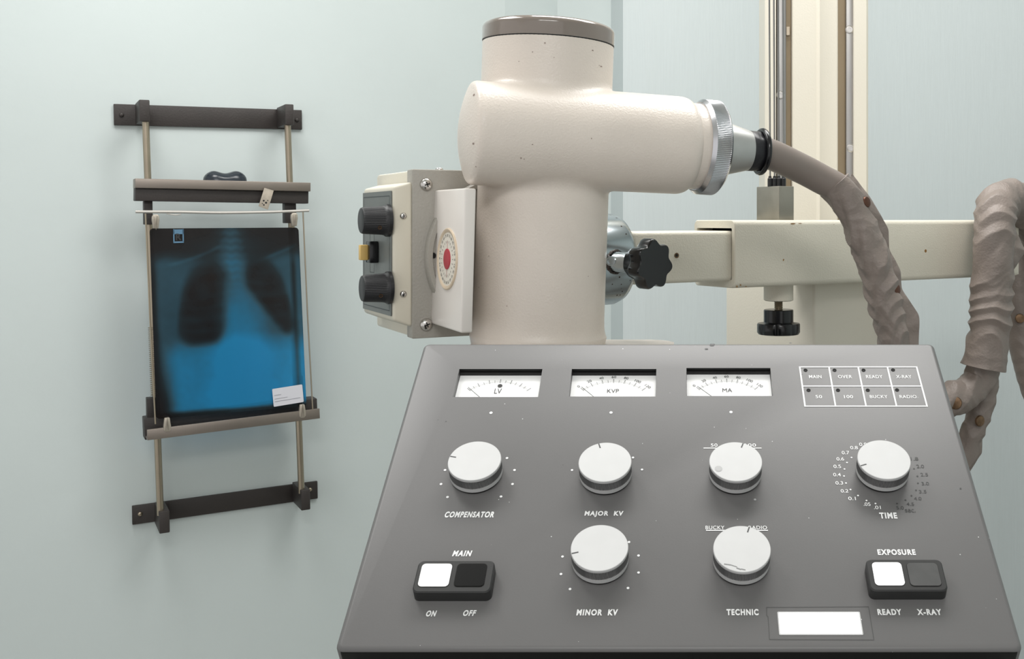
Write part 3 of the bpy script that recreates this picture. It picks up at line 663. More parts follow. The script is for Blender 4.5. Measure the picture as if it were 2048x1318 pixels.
# stud and lobed star knob pointing towards the viewer
kc = at(1311, 529, 1.40)
kdir = (HB.to_3x3() @ Vector((0.30, -1, -0.02))).normalized()
KM = basis(kc, kdir)
bm = B(); N = 112; R0, amp, dep = 0.0300, 0.0031, 0.030
def lob(t, s=1): return (R0 + amp * math.cos(7 * t + 0.9)) * s
prs = [(0.55, -dep - 0.012), (0.62, -dep - 0.010), (0.72, -dep + 0.002), (0.97, -dep + 0.010), (1.0, -dep + 0.013), (1.0, -0.003), (0.985, -0.0012), (0.95, 0), (0, 0)]
lathe(bm, [(s * R0 if s else 0, z) for s, z in prs], N, mod=lambda t, i: lob(t) / R0 if i >= 3 else 1 + (lob(t) / R0 - 1) * (0, .2, .6)[i])
obj('star_knob', bm, M_black, arm, KM, 45)
bm = B(); lathe(bm, [(0.0135, -0.078), (0.0135, -0.052), (0.0125, -0.050), (0.0125, -0.04)], 32); obj('knob_stud', bm, M_chrome, arm, KM)
bm = B(); pts = [Vector((0.0145 * math.cos(2 * math.pi * k / 40), 0.0145 * math.sin(2 * math.pi * k / 40), -0.074 + 0.0015 * math.sin(k * 2.3))) for k in range(41)]
sweep(bm, pts, lambda L_, t: 0.0022 + 0.0012 * noise.noise(Vector((L_ * 300, t, 0))), 10, up=(0, 0, 1)); obj('grease_ring', bm, mat('brown_grease', srgb(46, 36, 30), 0.5, bump=0.6, bscale=400), arm, KM)
p = at(1222, 522, 1.395); bm = B(); lathe(bm, [(0.006, -0.004), (0.006, 0.004), (0.0042, 0.004), (0.0042, 0.0), (0, 0)], 24); obj('set_screw', bm, M_chrome, arm, basis(p, (-0.1, -1, -0.05)))
# steel anchor block on top of the beam
b0 = hit(AM, 1558, 372, 1, 0.018)
xr = hit(AM, 1588, 372, 1, 0.018).x; yr = hit(AM, 1513, 372, 0, b0.x).y
bm = B(); box(bm, b0.x, xr, 0.018, yr, -0.002, b0.z, bev=0.001); blk = obj('cable_anchor', bm, M_block, arm, AM)
# bushing, threaded stud and hand wheel under the beam
kb = hit(AM, 1557, 590, 1, thk / 2)
def at_arm(px, py): return hit(AM, px, py, 1, thk / 2).z
SC = (hit(AM, 1583, 590, 1, thk / 2) - hit(AM, 1530, 590, 1, thk / 2)).length / 2 * 0.86
UM = AM @ T(kb.x, thk / 2, 0)
bm = B(); lathe(bm, [(SC * 1.1, zB + 0.003), (SC * 1.04, zB - 0.001), (SC, zB - 0.003), (SC, at_arm(1557, 600)), (SC * 0.9, at_arm(1557, 601.5))], 40); obj('bushing', bm, M_cream, arm, UM)
z0_, z1_ = at_arm(1557, 624), at_arm(1557, 599)
bm = B(); prf = []; nth = 7
for k in range(nth * 2 + 1): prf.append((SC * (0.30 if k % 2 else 0.25), z0_ + (z1_ - z0_) * k / (nth * 2)))
lathe(bm, prf, 24); obj('threaded_stud', bm, M_rod, arm, UM, 20)
zt_, zm_, zl_ = at_arm(1557, 619), at_arm(1557, 645), at_arm(1557, 668)
SK = SC * 1.0
bm = B(); lathe(bm, [(SK * 0.96, zt_), (SK, zt_ - 0.001), (SK, zm_ + 0.001), (SK * 1.05, zm_), (SK * 1.40, zm_ - 0.001), (SK * 1.45, zm_ - 0.003), (SK * 1.45, zl_ + 0.003), (SK * 1.36, zl_), (0, zl_)], 112,
                mod=lambda t, i: 1 - 0.05 * (max(0, math.cos(8 * t)) ** 6) if i in (5, 6) else 1); obj('hand_knob', bm, M_black, arm, UM, 35)
# carriage below the beam that rides on the column
c0 = AM.inverted() @ at(1628, 600, 1.76)
CMt = AM
yl_ = hit(AM, 1451, 620, 0, c0.x).y; xr_ = hit(AM, 1775, 620, 1, c0.y).x
bm = B(); box(bm, c0.x, xr_, c0.y, yl_, zB - 0.30, zB + 0.03, bev=0.005, seg=3); obj('carriage', bm, M_cream2, arm, AM)

# ---------------------------------------------------------------- column behind the beam
CY = 2.06
cx0 = at(1530, 440, CY).x; cx1 = at(1737, 440, CY).x
column = empty('tube_stand_column', T((cx0 + cx1) / 2, CY + 0.07, 0), 'tall cream floor to ceiling column with steel rails behind the arm', 'column')
def cxp(px, Y): return at(px, 440, Y).x
bm = B(); d0 = 0.012
e1 = cxp(1552, CY); e2 = cxp(1708, CY)
# plan section of the column: two lips, two recessed grooves and a raised centre panel
f1_, f2_ = cxp(1585, CY + .004), cxp(1676, CY + .004)
mid = (f1_ + f2_) / 2
sec = [(cx0, CY + 0.15), (cx0, CY + 0.004), (cx0 + 0.004, CY), (e1, CY), (e1 + 0.001, CY + 0.03), (f1_ - 0.001, CY + 0.03), (f1_, CY + 0.006), (f1_ + 0.002, CY + 0.004),
       (mid + 0.002, CY + 0.004), (mid + 0.008, CY - 0.001), (mid + 0.016, CY + 0.003), (f2_ - 0.002, CY + 0.004), (f2_, CY + 0.006), (f2_ + 0.001, CY + 0.03), (e2 - 0.001, CY + 0.03), (e2, CY), (cx1 - 0.004, CY), (cx1, CY + 0.004), (cx1, CY + 0.15)]
prism(bm, sec, 0.05, CH); obj('column_profile', bm, M_cream2, column, Matrix(), 30)
bm = B(); box(bm, (cx0 + cx1) / 2 - 0.16, (cx0 + cx1) / 2 + 0.16, CY - 0.02, CY + 0.2, 0.0, 0.05, bev=0.004); obj('base_plate', bm, M_cream2, column)
for (a, b) in ((e1 + 0.0012, f1_ - 0.0012), (f2_ + 0.0012, e2 - 0.0012)):
    bm = B(); box(bm, a, b, CY + 0.024, CY + 0.0298, 0.06, CH - 0.01); obj('groove_lining', bm, M_tan, column)
for (pa, pb, scr) in ((1554, 1572, ((1561, 190),)), (1692, 1708, ((1699, 59), (1702, 296)))):
    a, b = cxp(pa, CY + 0.01), cxp(pb, CY + 0.01)
    bm = B(); box(bm, a, b, CY + 0.009, CY + 0.0235, 0.06, CH - 0.01, bev=0.001); rl = obj('guide_rail', bm, M_steel, column)
    for (sx_, sy_) in scr:
        p = at(sx_, sy_, CY + 0.0085); bm = B()
        lathe(bm, [(0.0078, -0.0005), (0.0078, 0.0006), (0.0065, 0.0010), (0.0060, 0.0002), (0.0048, 0.0002), (0.0048, 0.0012), (0.0028, 0.0012), (0.0026, 0.0004), (0, 0.0004)], 28); sw = obj('socket_screw', bm, M_screw, rl, T(p) @ RX(90), 30)
for (px, py) in ((1576, 62),):
    p = at(px, py, CY + 0.02); bm = B(); box(bm, -0.003, 0.003, -0.001, 0.003, -0.008, 0.008); obj('rail_clip', bm, M_rod, column, T(p))
# hoisting cables from the anchor block upward
ztop = (AM @ Vector((0, 0, b0.z))).z
for px in (1540, 1549, 1557.5, 1567):
    frac = (px - 1513) / 75
    q = AM @ Vector((b0.x + 0.2 * (xr - b0.x) + 0.6 * (xr - b0.x) * max(0, frac - .4), 0.018 + (yr - 0.018) * (0.62 - 0.55 * frac), b0.z))
    Yq = q.y; X = cxp(px, Yq)
    bm = B(); sweep(bm, [Vector((X, Yq, ztop + 0.006)), Vector((X - 0.0055, Yq, CH - 0.005))], lambda L_, t: 0.00135 + 0.0003 * math.sin(3 * t + L_ * 900), 10); cb = obj('steel_cable', bm, M_steel, column)
    bm = B(); lathe(bm, [(0.0038, 0), (0.0038, 0.012), (0.0026, 0.013), (0.0022, 0.016)], 8); obj('cable_ferrule', bm, M_blackm, cb, T(X, Yq, ztop))

# ---------------------------------------------------------------- high voltage cables in leatherette sleeves
def wrinkle(r, seed, amp=0.10):
    def f(L_, t):
        c_, s_ = math.cos(t), math.sin(t)
        n1 = noise.noise(Vector((c_ * 0.8 + seed, s_ * 0.8, L_ * 16)))
        ph = noise.noise(Vector((c_ * 0.9, s_ * 0.9 + seed, L_ * 9)))
        u = L_ * 30 + 1.5 * noise.noise(Vector((seed, 3.7, L_ * 10))) + 0.8 * ph + 0.34 * math.sin(t + seed) + 0.18 * math.sin(2 * t - seed)
        fr_ = u - math.floor(u); fold = (1 - abs(2 * fr_ - 1)) ** 1.25                     # transverse creases
        u2 = L_ * 52 + 1.6 * noise.noise(Vector((c_ * 0.9 + seed, s_ * 0.9, L_ * 12))) - 0.5 * math.sin(t - seed)
        fr2 = u2 - math.floor(u2); fold2 = (1 - abs(2 * fr2 - 1)) ** 1.2
        msk = 0.65 + 1.2 * noise.noise(Vector((c_ * 0.9, s_ * 0.9, L_ * 13 + seed)))
        n2 = noise.noise(Vector((c_ * 2.6, s_ * 2.6, L_ * 90 + seed)))
        return r * (1 + amp * (0.9 * n1 + 1.3 * (fold - 0.5) * max(0.1, msk) + 0.35 * (fold2 - 0.5) * max(0, 1 - msk) + 0.08 * n2))
    return f
def flap2(parent, inner, outer, thick, seed, n=110):      # folded seam standing off a sleeve: a leather sheet with two layers and a bulge
    def lin(P, t):
        x = t * (len(P) - 1); k = min(int(x), len(P) - 2); return P[k].lerp(P[k + 1], x - k)
    def sm(P): 
        q = [lin(P, i / n) for i in range(n + 1)]
        for _ in range(3): q = [q[0]] + [(q[i - 1] + q[i] * 2 + q[i + 1]) / 4 for i in range(1, n)] + [q[-1]]
        return q
    A, C_ = sm(inner), sm(outer); bm = B(); secs = []; M_ = 10; back = Vector((0, 1, 0))
    for i in range(n + 1):
        row = []
        for sgn in (-1, 1):
            for k in range(M_ + 1):
                t = k / M_ if sgn < 0 else 1 - k / M_
                p = A[i].lerp(C_[i], t)
                b = thick * (0.25 + 0.75 * math.sin(math.pi * min(1, t * 0.95)) ** 0.7) * (0.7 + 0.9 * noise.noise(p * 26 + Vector((seed, 0, sgn))))
                cr = 0.0035 * noise.noise(Vector((p.x * 60, p.z * 60, seed + t)))
                row.append(bm.verts.new(p + back * (sgn * max(0.0012, b) + cr)))
        secs.append(row)
    for a, b in zip(secs, secs[1:]):
        for k in range(len(a)):
            j = (k + 1) % len(a); bm.faces.new((a[k], a[j], b[j], b[k]))
    bm.faces.new(secs[0]); bm.faces.new(secs[-1][::-1]); bmesh.ops.recalc_face_normals(bm, faces=bm.faces[:])
    return obj('sleeve_flap', bm, M_leather, parent, Matrix(), 60)
def sleeve(name, pts, r, mat_, parent, seed, n=260, amp=0.10, seg=56, flare=0):
    bm = B(); P = catmull(pts, n); ff = wrinkle(r, seed, amp)
    tot = sum((b - a).length for a, b in zip(P, P[1:]))
    g_ = (lambda L_, t: ff(L_, t) * (1 + flare * math.exp(-L_ / 0.01) + flare * math.exp(-(tot - L_) / 0.01)))
    sweep(bm, P, g_, seg, up=(0, -1, 0)); return obj(name, bm, mat_, parent, Matrix(), 180), P
def snap(parent, p, n, r, m=None):
    bm = B(); lathe(bm, [(r, -0.002), (r, 0.0005), (r * 0.9, 0.0018), (r * 0.5, 0.0026), (0, 0.0028)], 24); obj('snap_button', bm, m or M_snap, parent, basis(p, n))
# cable from the plug, over and down behind the console
e = PM @ Vector((0, 0, 0.100)); ed = (PM.to_3x3() @ Vector((0, 0, 1))).normalized()
Ye = e.y
hv = empty('high_voltage_cable', T(at(1800, 690, 1.60)), 'taupe cable from the tube plug, sleeved and dropping behind the console', 'cable')
pA = [e - ed * 0.02, e + ed * 0.006 + Vector((0, 0, -0.001)), at(1598, 335, Ye + 0.040), at(1640, 357, Ye + 0.055), at(1684, 383, Ye + 0.062), at(1712, 425, Ye + 0.064)]
bm = B(); sweep(bm, catmull(pA, 80), 0.0197, 40, up=(0, -1, 0)); obj('hose', bm, M_hose, hv, Matrix(), 60)
YS = Ye + 0.062
pS = [at(1668, 370, YS), at(1694, 402, YS), at(1716, 442, YS), at(1735, 490, YS), at(1750, 532, YS), at(1760, 570, YS), at(1771, 612, YS), at(1782, 655, YS), at(1788, 700, YS), at(1795, 790, YS), at(1798, 900, YS), Vector((0.31, YS, 0.70)), Vector((0.32, YS + 0.01, 0.35)), Vector((0.34, YS + 0.03, 0.028)), Vector((0.44, YS + 0.12, 0.026))]
o_, P_ = sleeve('leather_sleeve', pS, 0.0225, M_leather, hv, 3.1, n=700, amp=0.17, seg=72, flare=0.05)
q_ = lambda L_, Y: [at(x, y, Y) for x, y in L_]
flap2(o_, q_([(1690, 372), (1716, 414), (1740, 470), (1752, 505), (1768, 548), (1776, 585), (1790, 640), (1795, 700), (1797, 760)], YS + .004),
      q_([(1704, 347), (1742, 398), (1777, 458), (1778, 498), (1800, 540), (1803, 578), (1838, 630), (1837, 690), (1838, 760)], YS + .010), 0.0075, 1.0)
for (px, py) in ((1733, 404), (1793, 578)): snap(o_, at(px, py, YS - 0.008), (0.75, -0.75, 0.2), 0.0075, M_copper)
# sleeve hanging over the end of the beam, first visible piece
YB = 1.86
hv2 = empty('draped_cable', T(at(1960, 700, YB)), 'wrinkled taupe cable sleeve looped over the right end of the cream beam', 'cable')
pB = [Vector((0.80, YB + .19, 0.036)), Vector((0.79, YB + .18, 0.5)), at(2160, 700, YB + .17), at(2105, 540, YB + .17), at(2072, 455, YB + .15), at(2046, 412, YB + .09), at(2012, 400, YB + 0.04), at(1993, 420, YB), at(1987, 480, YB - .02), at(1984, 550, YB - .02), at(1982, 620, YB - .02), at(1976, 680, YB - .02), at(1966, 735, YB - .02)]
o2, P2 = sleeve('leather_sleeve', pB, 0.0345, M_leather, hv2, 8.7, n=800, amp=0.105, seg=80, flare=0.05)
flap2(o2, q_([(2000, 436), (2003, 480), (2003, 560)], YB - .01), q_([(2018, 434), (2050, 502), (2016, 556)], YB + .01), 0.010, 5.0)
pC = [at(1968, 726, YB - .01), at(1957, 760, YB - .01), at(1930, 787, YB - .02), at(1893, 803, YB - .03), at(1840, 830, YB - .02), Vector((0.36, YB - .01, 0.75)), Vector((0.37, YB, 0.4)), Vector((0.39, YB + .03, 0.028)), Vector((0.49, YB + .10, 0.026))]
o3, P3 = sleeve('cuff_sleeve', pC, 0.0275, M_leather, hv2, 12.2, n=420, amp=0.17, seg=72, flare=0.03)
snap(o3, at(1911, 806, YB - .056), (-0.35, -1, 0.1), 0.0105)
pD = [at(1976, 735, YB + .03), at(1968, 790, YB + .03), at(1950, 850, YB + .03), at(1932, 900, YB + .03), at(1905, 965, YB + .03), Vector((0.43, YB + .03, 0.6)), Vector((0.43, YB + .03, 0.022))]
o4, P4 = sleeve('tail_sleeve', pD, 0.020, M_leather, hv2, 20.5, n=420, amp=0.18, seg=64)
flap2(o4, q_([(1975, 738), (1962, 800), (1945, 860), (1938, 905), (1915, 940)], YB + .03), q_([(1996, 738), (1982, 800), (1965, 865), (1963, 905), (1940, 942)], YB + .035), 0.007, 9.0)
snap(o4, at(1960, 842, YB + .002), (0.5, -1, 0), 0.0095)
# strand that falls behind the beam at the right edge
hv3 = empty('rear_cable', T(at(2070, 700, YB + .22)), 'smooth taupe cable sleeve hanging behind the beam at the far right edge', 'cable')
pE = [at(2028, 500, YB + .20), at(2034, 580, YB + .20), at(2040, 660, YB + .20), at(2058, 740, YB + .20), at(2090, 840, YB + .20), at(2120, 1000, YB + .2), Vector((0.735, YB + .27, 0.4)), Vector((0.74, YB + .28, 0.030))]
o5, P5 = sleeve('leather_sleeve', pE, 0.026, M_leather, hv3, 30.1, n=360, amp=0.05)
flap2(o5, q_([(2034, 560), (2044, 660), (2064, 740), (2092, 830)], YB + .19), q_([(2056, 560), (2066, 660), (2090, 740), (2120, 830)], YB + .19), 0.006, 14.0)
snap(o5, at(2040, 637, YB + .168), (0, -1, 0.1), 0.0088)

# ---------------------------------------------------------------- control console
yF = 0.797; TILT = math.degrees(math.atan2((PY + 1050), F))
ct, st = math.cos(R(TILT)), math.sin(R(TILT))
O = at(1358, 1301, yF)
PF = Matrix(((1, 0, 0, O.x), (0, ct, -st, O.y), (0, st, ct, O.z), (0, 0, 0, 1)))    # x right, y up the slope, z out of the panel
def hp(px, py, h=0.0): return hit(PF, px, py, 2, h)
HWD = 0.2500
LEN = hp(1358, 686).y
con = empty('control_console', T(0, O.y + 0.14, 0), 'grey x-ray control console with white dial knobs, meters and sloping panel', 'console')
bm = B(); e0_ = O.y + 0.006; top_b = PF @ Vector((0, LEN - 0.005, -0.012))
poly = [(e0_, 0.05), (top_b.y, 0.05), (top_b.y, top_b.z), (e0_, O.z - 0.012)]
ring0 = [bm.verts.new((-HWD + 0.007, y, z)) for y, z in poly]; ring1 = [bm.verts.new((HWD - 0.007, y, z)) for y, z in poly]
bm.faces.new(ring0[::-1]); bm.faces.new(ring1)
for k in range(4): bm.faces.new((ring0[k], ring0[(k + 1) % 4], ring1[(k + 1) % 4], ring1[k]))
bmesh.ops.recalc_face_normals(bm, faces=bm.faces[:]); bmesh.ops.bevel(bm, geom=bm.edges[:], offset=0.004, segments=2, affect='EDGES')
obj('cabinet', bm, M_conblack, con)
bm = B(); box(bm, -HWD + 0.03, HWD - 0.03, e0_ + 0.03, top_b.y - 0.02, 0, 0.055); obj('plinth', bm, M_conblack, con)
# lid with three meter windows cut through it
MET = []
for (l, r_, yt, yb2, lb, rb) in ((918, 1083, 738, 794, 906, 1078), (1143, 1313, 738, 793, 1138, 1311), (1373, 1541, 736, 792, 1373, 1546)):
    a = hp(l, yt); b = hp(r_, yt); c = hp(lb, yb2); d = hp(rb, yb2)
    MET.append(((a.x + c.x) / 2, (b.x + d.x) / 2, (c.y + d.y) / 2, (a.y + b.y) / 2))
def solid(make):
    bm = B(); make(bm); bmesh.ops.recalc_face_normals(bm, faces=bm.faces[:]); return link('tmp', mesh_of(bm, 'tmp'), None)
lid0 = solid(lambda b_: prism(b_, rrect(-HWD, HWD, 0, LEN, 0.006, 5), -0.030, 0.0))
bv = lid0.modifiers.new('b', 'BEVEL'); bv.width = 0.0038; bv.segments = 4; bv.limit_method = 'ANGLE'; bv.angle_limit = R(50)
cutters = []
for (x0, x1, y0, y1) in MET:
    c = solid(lambda b_: box(b_, x0, x1, y0, y1, -0.0072, 0.02)); cutters.append(c)
    m_ = lid0.modifiers.new('c', 'BOOLEAN'); m_.operation = 'DIFFERENCE'; m_.object = c; m_.solver = 'EXACT'
dg = bpy.context.evaluated_depsgraph_get(); dg.update()
lm = bpy.data.meshes.new_from_object(lid0.evaluated_get(dg))
for c in cutters + [lid0]: bpy.data.objects.remove(c)
lm.materials.clear()
for p in lm.polygons: p.use_smooth = True
lm.set_sharp_from_angle(angle=R(35))
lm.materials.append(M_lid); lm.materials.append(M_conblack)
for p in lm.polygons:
    if p.normal.y < -0.93 and p.center.z < -0.003: p.material_index = 1  # grey lid's front edge coloured black to stand in for its shade
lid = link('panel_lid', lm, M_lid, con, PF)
# meters
def circ3(a, b, c):
    ax, ay, bx, by, cx_, cy_ = a.x, a.y, b.x, b.y, c.x, c.y; d = 2 * (ax * (by - cy_) + bx * (cy_ - ay) + cx_ * (ay - by))
    ux = ((ax * ax + ay * ay) * (by - cy_) + (bx * bx + by * by) * (cy_ - ay) + (cx_ * cx_ + cy_ * cy_) * (ay - by)) / d
    uy = ((ax * ax + ay * ay) * (cx_ - bx) + (bx * bx + by * by) * (ax - cx_) + (cx_ * cx_ + cy_ * cy_) * (bx - ax)) / d
    return Vector((ux, uy))
FD = -0.0066
spec = [('LV', (934.5, 776), (1001, 758.5), (1062, 776), (988, 1004, 777, 787), False),
        ('KVP', (1161, 775.5), (1227.5, 758), (1291.5, 775.5), (1214, 1238, 778, 785.5), True),
        ('MA', (1392.5, 774), (1453.5, 757), (1516, 773.5), (1445, 1464, 776.5, 784), True)]
for (x0, x1, y0, y1), (nm, a, b, c, tx, numd) in zip(MET, spec):
    bm = B(); quad(bm, [(x0 + .0003, y0 + .0003, -0.0070), (x1 - .0003, y0 + .0003, -0.0070), (x1 - .0003, y1 - .0003, -0.0070), (x0 + .0003, y1 - .0003, -0.0070)])
    # shallow tray: white floor, dark strip painting the shade under the upper edge
    mt = obj('meter', bm, M_face, con, PF, None, label={'LV': 'line voltage meter with white face marked LV', 'KVP': 'meter with white face marked KVP', 'MA': 'meter with white face marked MA'}[nm])
    bm = B(); box(bm, x0 + .0002, x1 - .0002, y1 - 0.0016, y1 - 0.0002, -0.0069, -0.0035); obj('meter_edge_shade', bm, M_hole_shade, mt, PF, None)
    pa, pb, pc = hp(*a, FD).xy, hp(*b, FD).xy, hp(*c, FD).xy; C = circ3(pa, pb, pc); RA = (pa - C).length
    t0 = math.atan2(pa.y - C.y, pa.x - C.x); t1 = math.atan2(pc.y - C.y, pc.x - C.x)
    bm = B(); P = lambda t, r: (C.x + r * math.cos(t), C.y + r * math.sin(t))
    for k in range(61):
        t = t0 + (t1 - t0) * k / 60
        if k % 10 == 0: bar2(bm, P(t, RA - 0.0052), P(t, RA), 0.00042, FD)
        elif k % 5 == 0: bar2(bm, P(t, RA - 0.0050), P(t, RA - 0.0014), 0.00034, FD)
        else: bar2(bm, P(t, RA - 0.0048), P(t, RA - 0.0026), 0.00014, FD)
    if numd:
        for k in range(7):
            t = t0 + (t1 - t0) * k / 6; s = str(20 * k); q = P(t, RA + 0.0028); wd = 0.0018 * len(s) * 1.15
            text_into(bm, s, q[0] - wd / 2, q[0] + wd / 2, q[1] - 0.0015, q[1] + 0.0015, FD, rot=t - math.pi / 2)
    else:
        q = hp(1000, 771.5, FD); disc2(bm, q.x, q.y, 0.0023, FD + 0.0001, 20)
    l, r_ = hp(tx[0], tx[3], FD), hp(tx[1], tx[2], FD); text_into(bm, nm, l.x, r_.x, l.y, r_.y, FD, shear=0.0)
    obj('meter_scale', bm, M_ink, mt, PF, None)
    bm = B(); tn = t0 - 0.012; na = P(tn, RA - 0.001); nb = P(tn, RA - 0.03); s_ = (y0 - na[1]) / (nb[1] - na[1])
    nb2 = (na[0] + (nb[0] - na[0]) * s_ , y0 + 0.0002)
    d_ = (Vector(nb2) - Vector(na)).normalized(); box(bm, 0, (Vector(nb2) - Vector(na)).length, -0.00018, 0.00018, 0, 0.0004, T(na[0], na[1], FD + 0.0012) @ Matrix.Rotation(math.atan2(d_.y, d_.x), 4, 'Z'))
    obj('needle', bm, M_ink, mt, PF, None)
    bm = B(); quad(bm, [(x0, y0, -0.0028), (x1, y0, -0.0028), (x1, y1, -0.0028), (x0, y1, -0.0028)]); obj('meter_glass', bm, M_glass, mt, PF, None)
# dial knobs
KHT, KR = 0.0175, 0.0224
def knob_meshes():
    seg = 240; bm = B()
    lathe(bm, [(KR * 0.94, 0.0022), (KR * 0.985, 0.0026), (KR * 0.985, 0.0062), (KR * 0.955, 0.0063), (KR * 0.955, 0.0146), (KR * 0.99, 0.0147), (KR, 0.0153), (KR, KHT - 0.0010), (KR * 0.988, KHT - 0.0001), (KR * 0.95, KHT - 0.0001)], 96)
    side = mesh_of(bm, 'knob_side', 25)
    bm = B(); lathe(bm, [(KR * 0.982, KHT - 0.0003), (KR * 0.972, KHT), (0, KHT)], 96); cap = mesh_of(bm, 'knob_face', 30)
    bm = B(); lathe(bm, [(KR * 0.94, 0.0062), (KR * 0.992, 0.0063), (KR * 0.992, 0.0145), (KR * 0.94, 0.0146)], seg, mod=lambda t, i: 1 - (0.045 if (round(t / (2 * math.pi) * seg) % 2) else 0) if i in (1, 2) else 1); band = mesh_of(bm, 'knurled_band', 20); band.materials.append(M_ribs)
    bm = B(); lathe(bm, [(KR * 0.93, 0.0), (KR * 0.93, 0.0024)], 64); sh = mesh_of(bm, 'shadow_gap')  # black foot standing in for the contact shadow under the knob
    bm = B(); box(bm, KR * 0.74, KR * 0.975, -0.00055, 0.00055, KHT - 0.0004, KHT + 0.00012); ptr = mesh_of(bm, 'pointer_mark')
    for me_, m_ in ((side, M_knobside), (cap, M_knob), (sh, M_hole_shade), (ptr, M_dark)): me_.materials.append(m_)
    return side, cap, sh, ptr, band
side, capm, shm, ptr, band = knob_meshes()
KN = {}
for nm, px, py, tx, ty, lb in (('compensator', 949, 921, 897, 912, 'light grey dial knob above the word COMPENSATOR'), ('major', 1210, 923.5, 1197, 886, 'light grey dial knob above the words MAJOR KV'),
                           ('ma', 1471.5, 922.5, 1487, 885, 'light grey dial knob with small round mark, below the MA meter'), ('time', 1768, 918.5, 1727, 930, 'light grey dial knob above the word TIME, ringed by numbers'),
                           ('minor', 1199, 1095, 1144, 1107, 'light grey dial knob above the words MINOR KV'), ('technic', 1484, 1097, 1498, 1056, 'light grey dial knob with scuffed edge, above the word TECHNIC')):
    p = hp(px, py, KHT); q = hp(tx, ty, KHT); KN[nm] = p
    M = PF @ T(p.x, p.y, 0) @ Matrix.Rotation(math.atan2(q.y - p.y, q.x - p.x), 4, 'Z')
    k = link('dial_knob', side, None, con, M, lb)
    link('knob_face', capm, None, k, M); link('knob_shadow_foot', shm, None, k, M); link('knurled_band', band, None, k, M); link('pointer_mark', ptr, None, k, M)
    if nm == 'ma':
        d = hp(1437, 937.5, KHT); bm = B(); disc2(bm, d.x, d.y, 0.0032, KHT + 0.00015, 24); disc2(bm, d.x + .0002, d.y, 0.0025, KHT + 0.0002, 24); o = obj('round_mark', bm, mat('grey_mark', srgb(178, 178, 178), 0.5), k, PF, None)
    if nm == 'technic':
        bm = B()
        for (xa, ya_, xb, yb_, w_) in ((1448, 1128, 1462, 1130, .0009), (1462, 1130, 1474, 1134, .0007), (1473, 1136, 1482, 1139, .0010), (1482, 1138, 1491, 1140, .0009)):
            a, b = hp(xa, ya_, KHT), hp(xb, yb_, KHT); bar2(bm, a, b, w_, KHT + 0.00015)
        obj('scuff', bm, mat('grey_scuff', srgb(130, 130, 130), 0.6), k, PF, None)
# printed legends
HL = 0.00025
def legend(s, x0, x1, y0, y1, m=M_white, **kw):
    l, r_ = hp(x0, (y0 + y1) / 2, HL), hp(x1, (y0 + y1) / 2, HL); t, b = hp((x0 + x1) / 2, y0, HL), hp((x0 + x1) / 2, y1, HL)
    bm = B(); text_into(bm, s, l.x, r_.x, b.y, t.y, HL, **kw); obj('printed_legend', bm, m, con, PF, None)
big = dict(bold=0.045, space=1.22)
for (s, x0, x1, y0, y1) in (('COMPENSATOR', 890, 988, 1023, 1035), ('MAJOR  KV', 1169, 1247, 1022, 1034), ('TIME', 1759, 1794, 1025, 1037), ('MINOR  KV', 1153, 1236, 1218.5, 1231), ('TECHNIC', 1453, 1517, 1218, 1230.5),
                            ('MAIN', 905, 944, 1101, 1112.5), ('ON', 852.5, 873, 1221, 1233), ('OFF', 926.5, 952.5, 1220, 1232), ('EXPOSURE', 1755, 1831, 1098.5, 1110), ('READY', 1755, 1803, 1218, 1230), ('X-RAY', 1834, 1883, 1218, 1230)):
    legend(s, x0, x1, y0, y1, shear=0.22 if x1 < 1000 else 0.1 if x1 < 1300 else 0, **big)
sm_ = dict(bold=0.012, space=1.1)
for (s, x0, x1, y0, y1) in (('MAIN', 1618, 1643, 750, 756.5), ('OVER', 1676, 1704, 750, 756.5), ('READY', 1732, 1765, 750, 756.5), ('X-RAY', 1792, 1823, 750, 756.5), ('50', 1631, 1644, 790, 796.5), ('100', 1688, 1706, 790, 796.5), ('BUCKY', 1739.5, 1775, 790, 796.5), ('RADIO', 1799, 1833, 790, 796.5),
                            ('50', 1421.5, 1435, 887, 893.5), ('100', 1490, 1512, 887, 893.5), ('BUCKY', 1411, 1449, 1051.5, 1058.5), ('RADIO', 1497, 1534, 1051.5, 1058.5)):
    legend(s, x0, x1, y0, y1, **sm_)
for (s, x, y) in (('0.9', 1726, 889), ('0.8', 1708, 895.5), ('0.7', 1691, 905.5), ('0.6', 1680.5, 918), ('0.5', 1674.5, 933), ('0.4', 1674, 949.5), ('0.3', 1678.5, 966), ('0.2', 1689, 982), ('0.1', 1704, 997), ('.05', 1734, 1008.5), ('.01', 1754.5, 1015)):
    wd = 15 if s[0] == '0' else 14; legend(s, x - wd / 2, x + wd / 2, y - 3.6, y + 3.2, bold=0.008)
for (s, x, y) in (('1.8', 1829, 917.5), ('2.0', 1840.5, 932.5), ('2.5', 1848.5, 949), ('3.0', 1850.5, 967), ('3.5', 1845.5, 983), ('4.0', 1835.5, 997), ('4.5', 1820.5, 1008), ('5.0', 1800, 1015.5)):
    legend(s, x - 7.5, x + 7.5, y - 3.4, y + 3.2, M_dark, bold=0.008)
legend('sec.', 1810, 1831, 1018, 1024.5, M_dark, bold=0.008)
def dots(name, L_, r, m=M_white):
    bm = B()
    for x, y in L_: p = hp(x, y, HL); disc2(bm, p.x, p.y, r, HL, 16)
    obj(name, bm, m, con, PF, None)
dots('compensator_dots', ((890, 940), (882, 968), (895, 994), (1014, 916), (1029, 940), (1025, 968), (1002, 993)), 0.00115)
dots('major_voltage_dots', ((1144, 940), (1266, 915), (1284, 939)), 0.00105)
dots('minor_voltage_dots', ((1125, 1113), (1122, 1148), (1140, 1178), (1258, 1084), (1277, 1111), (1277, 1145), (1256, 1176)), 0.00105)
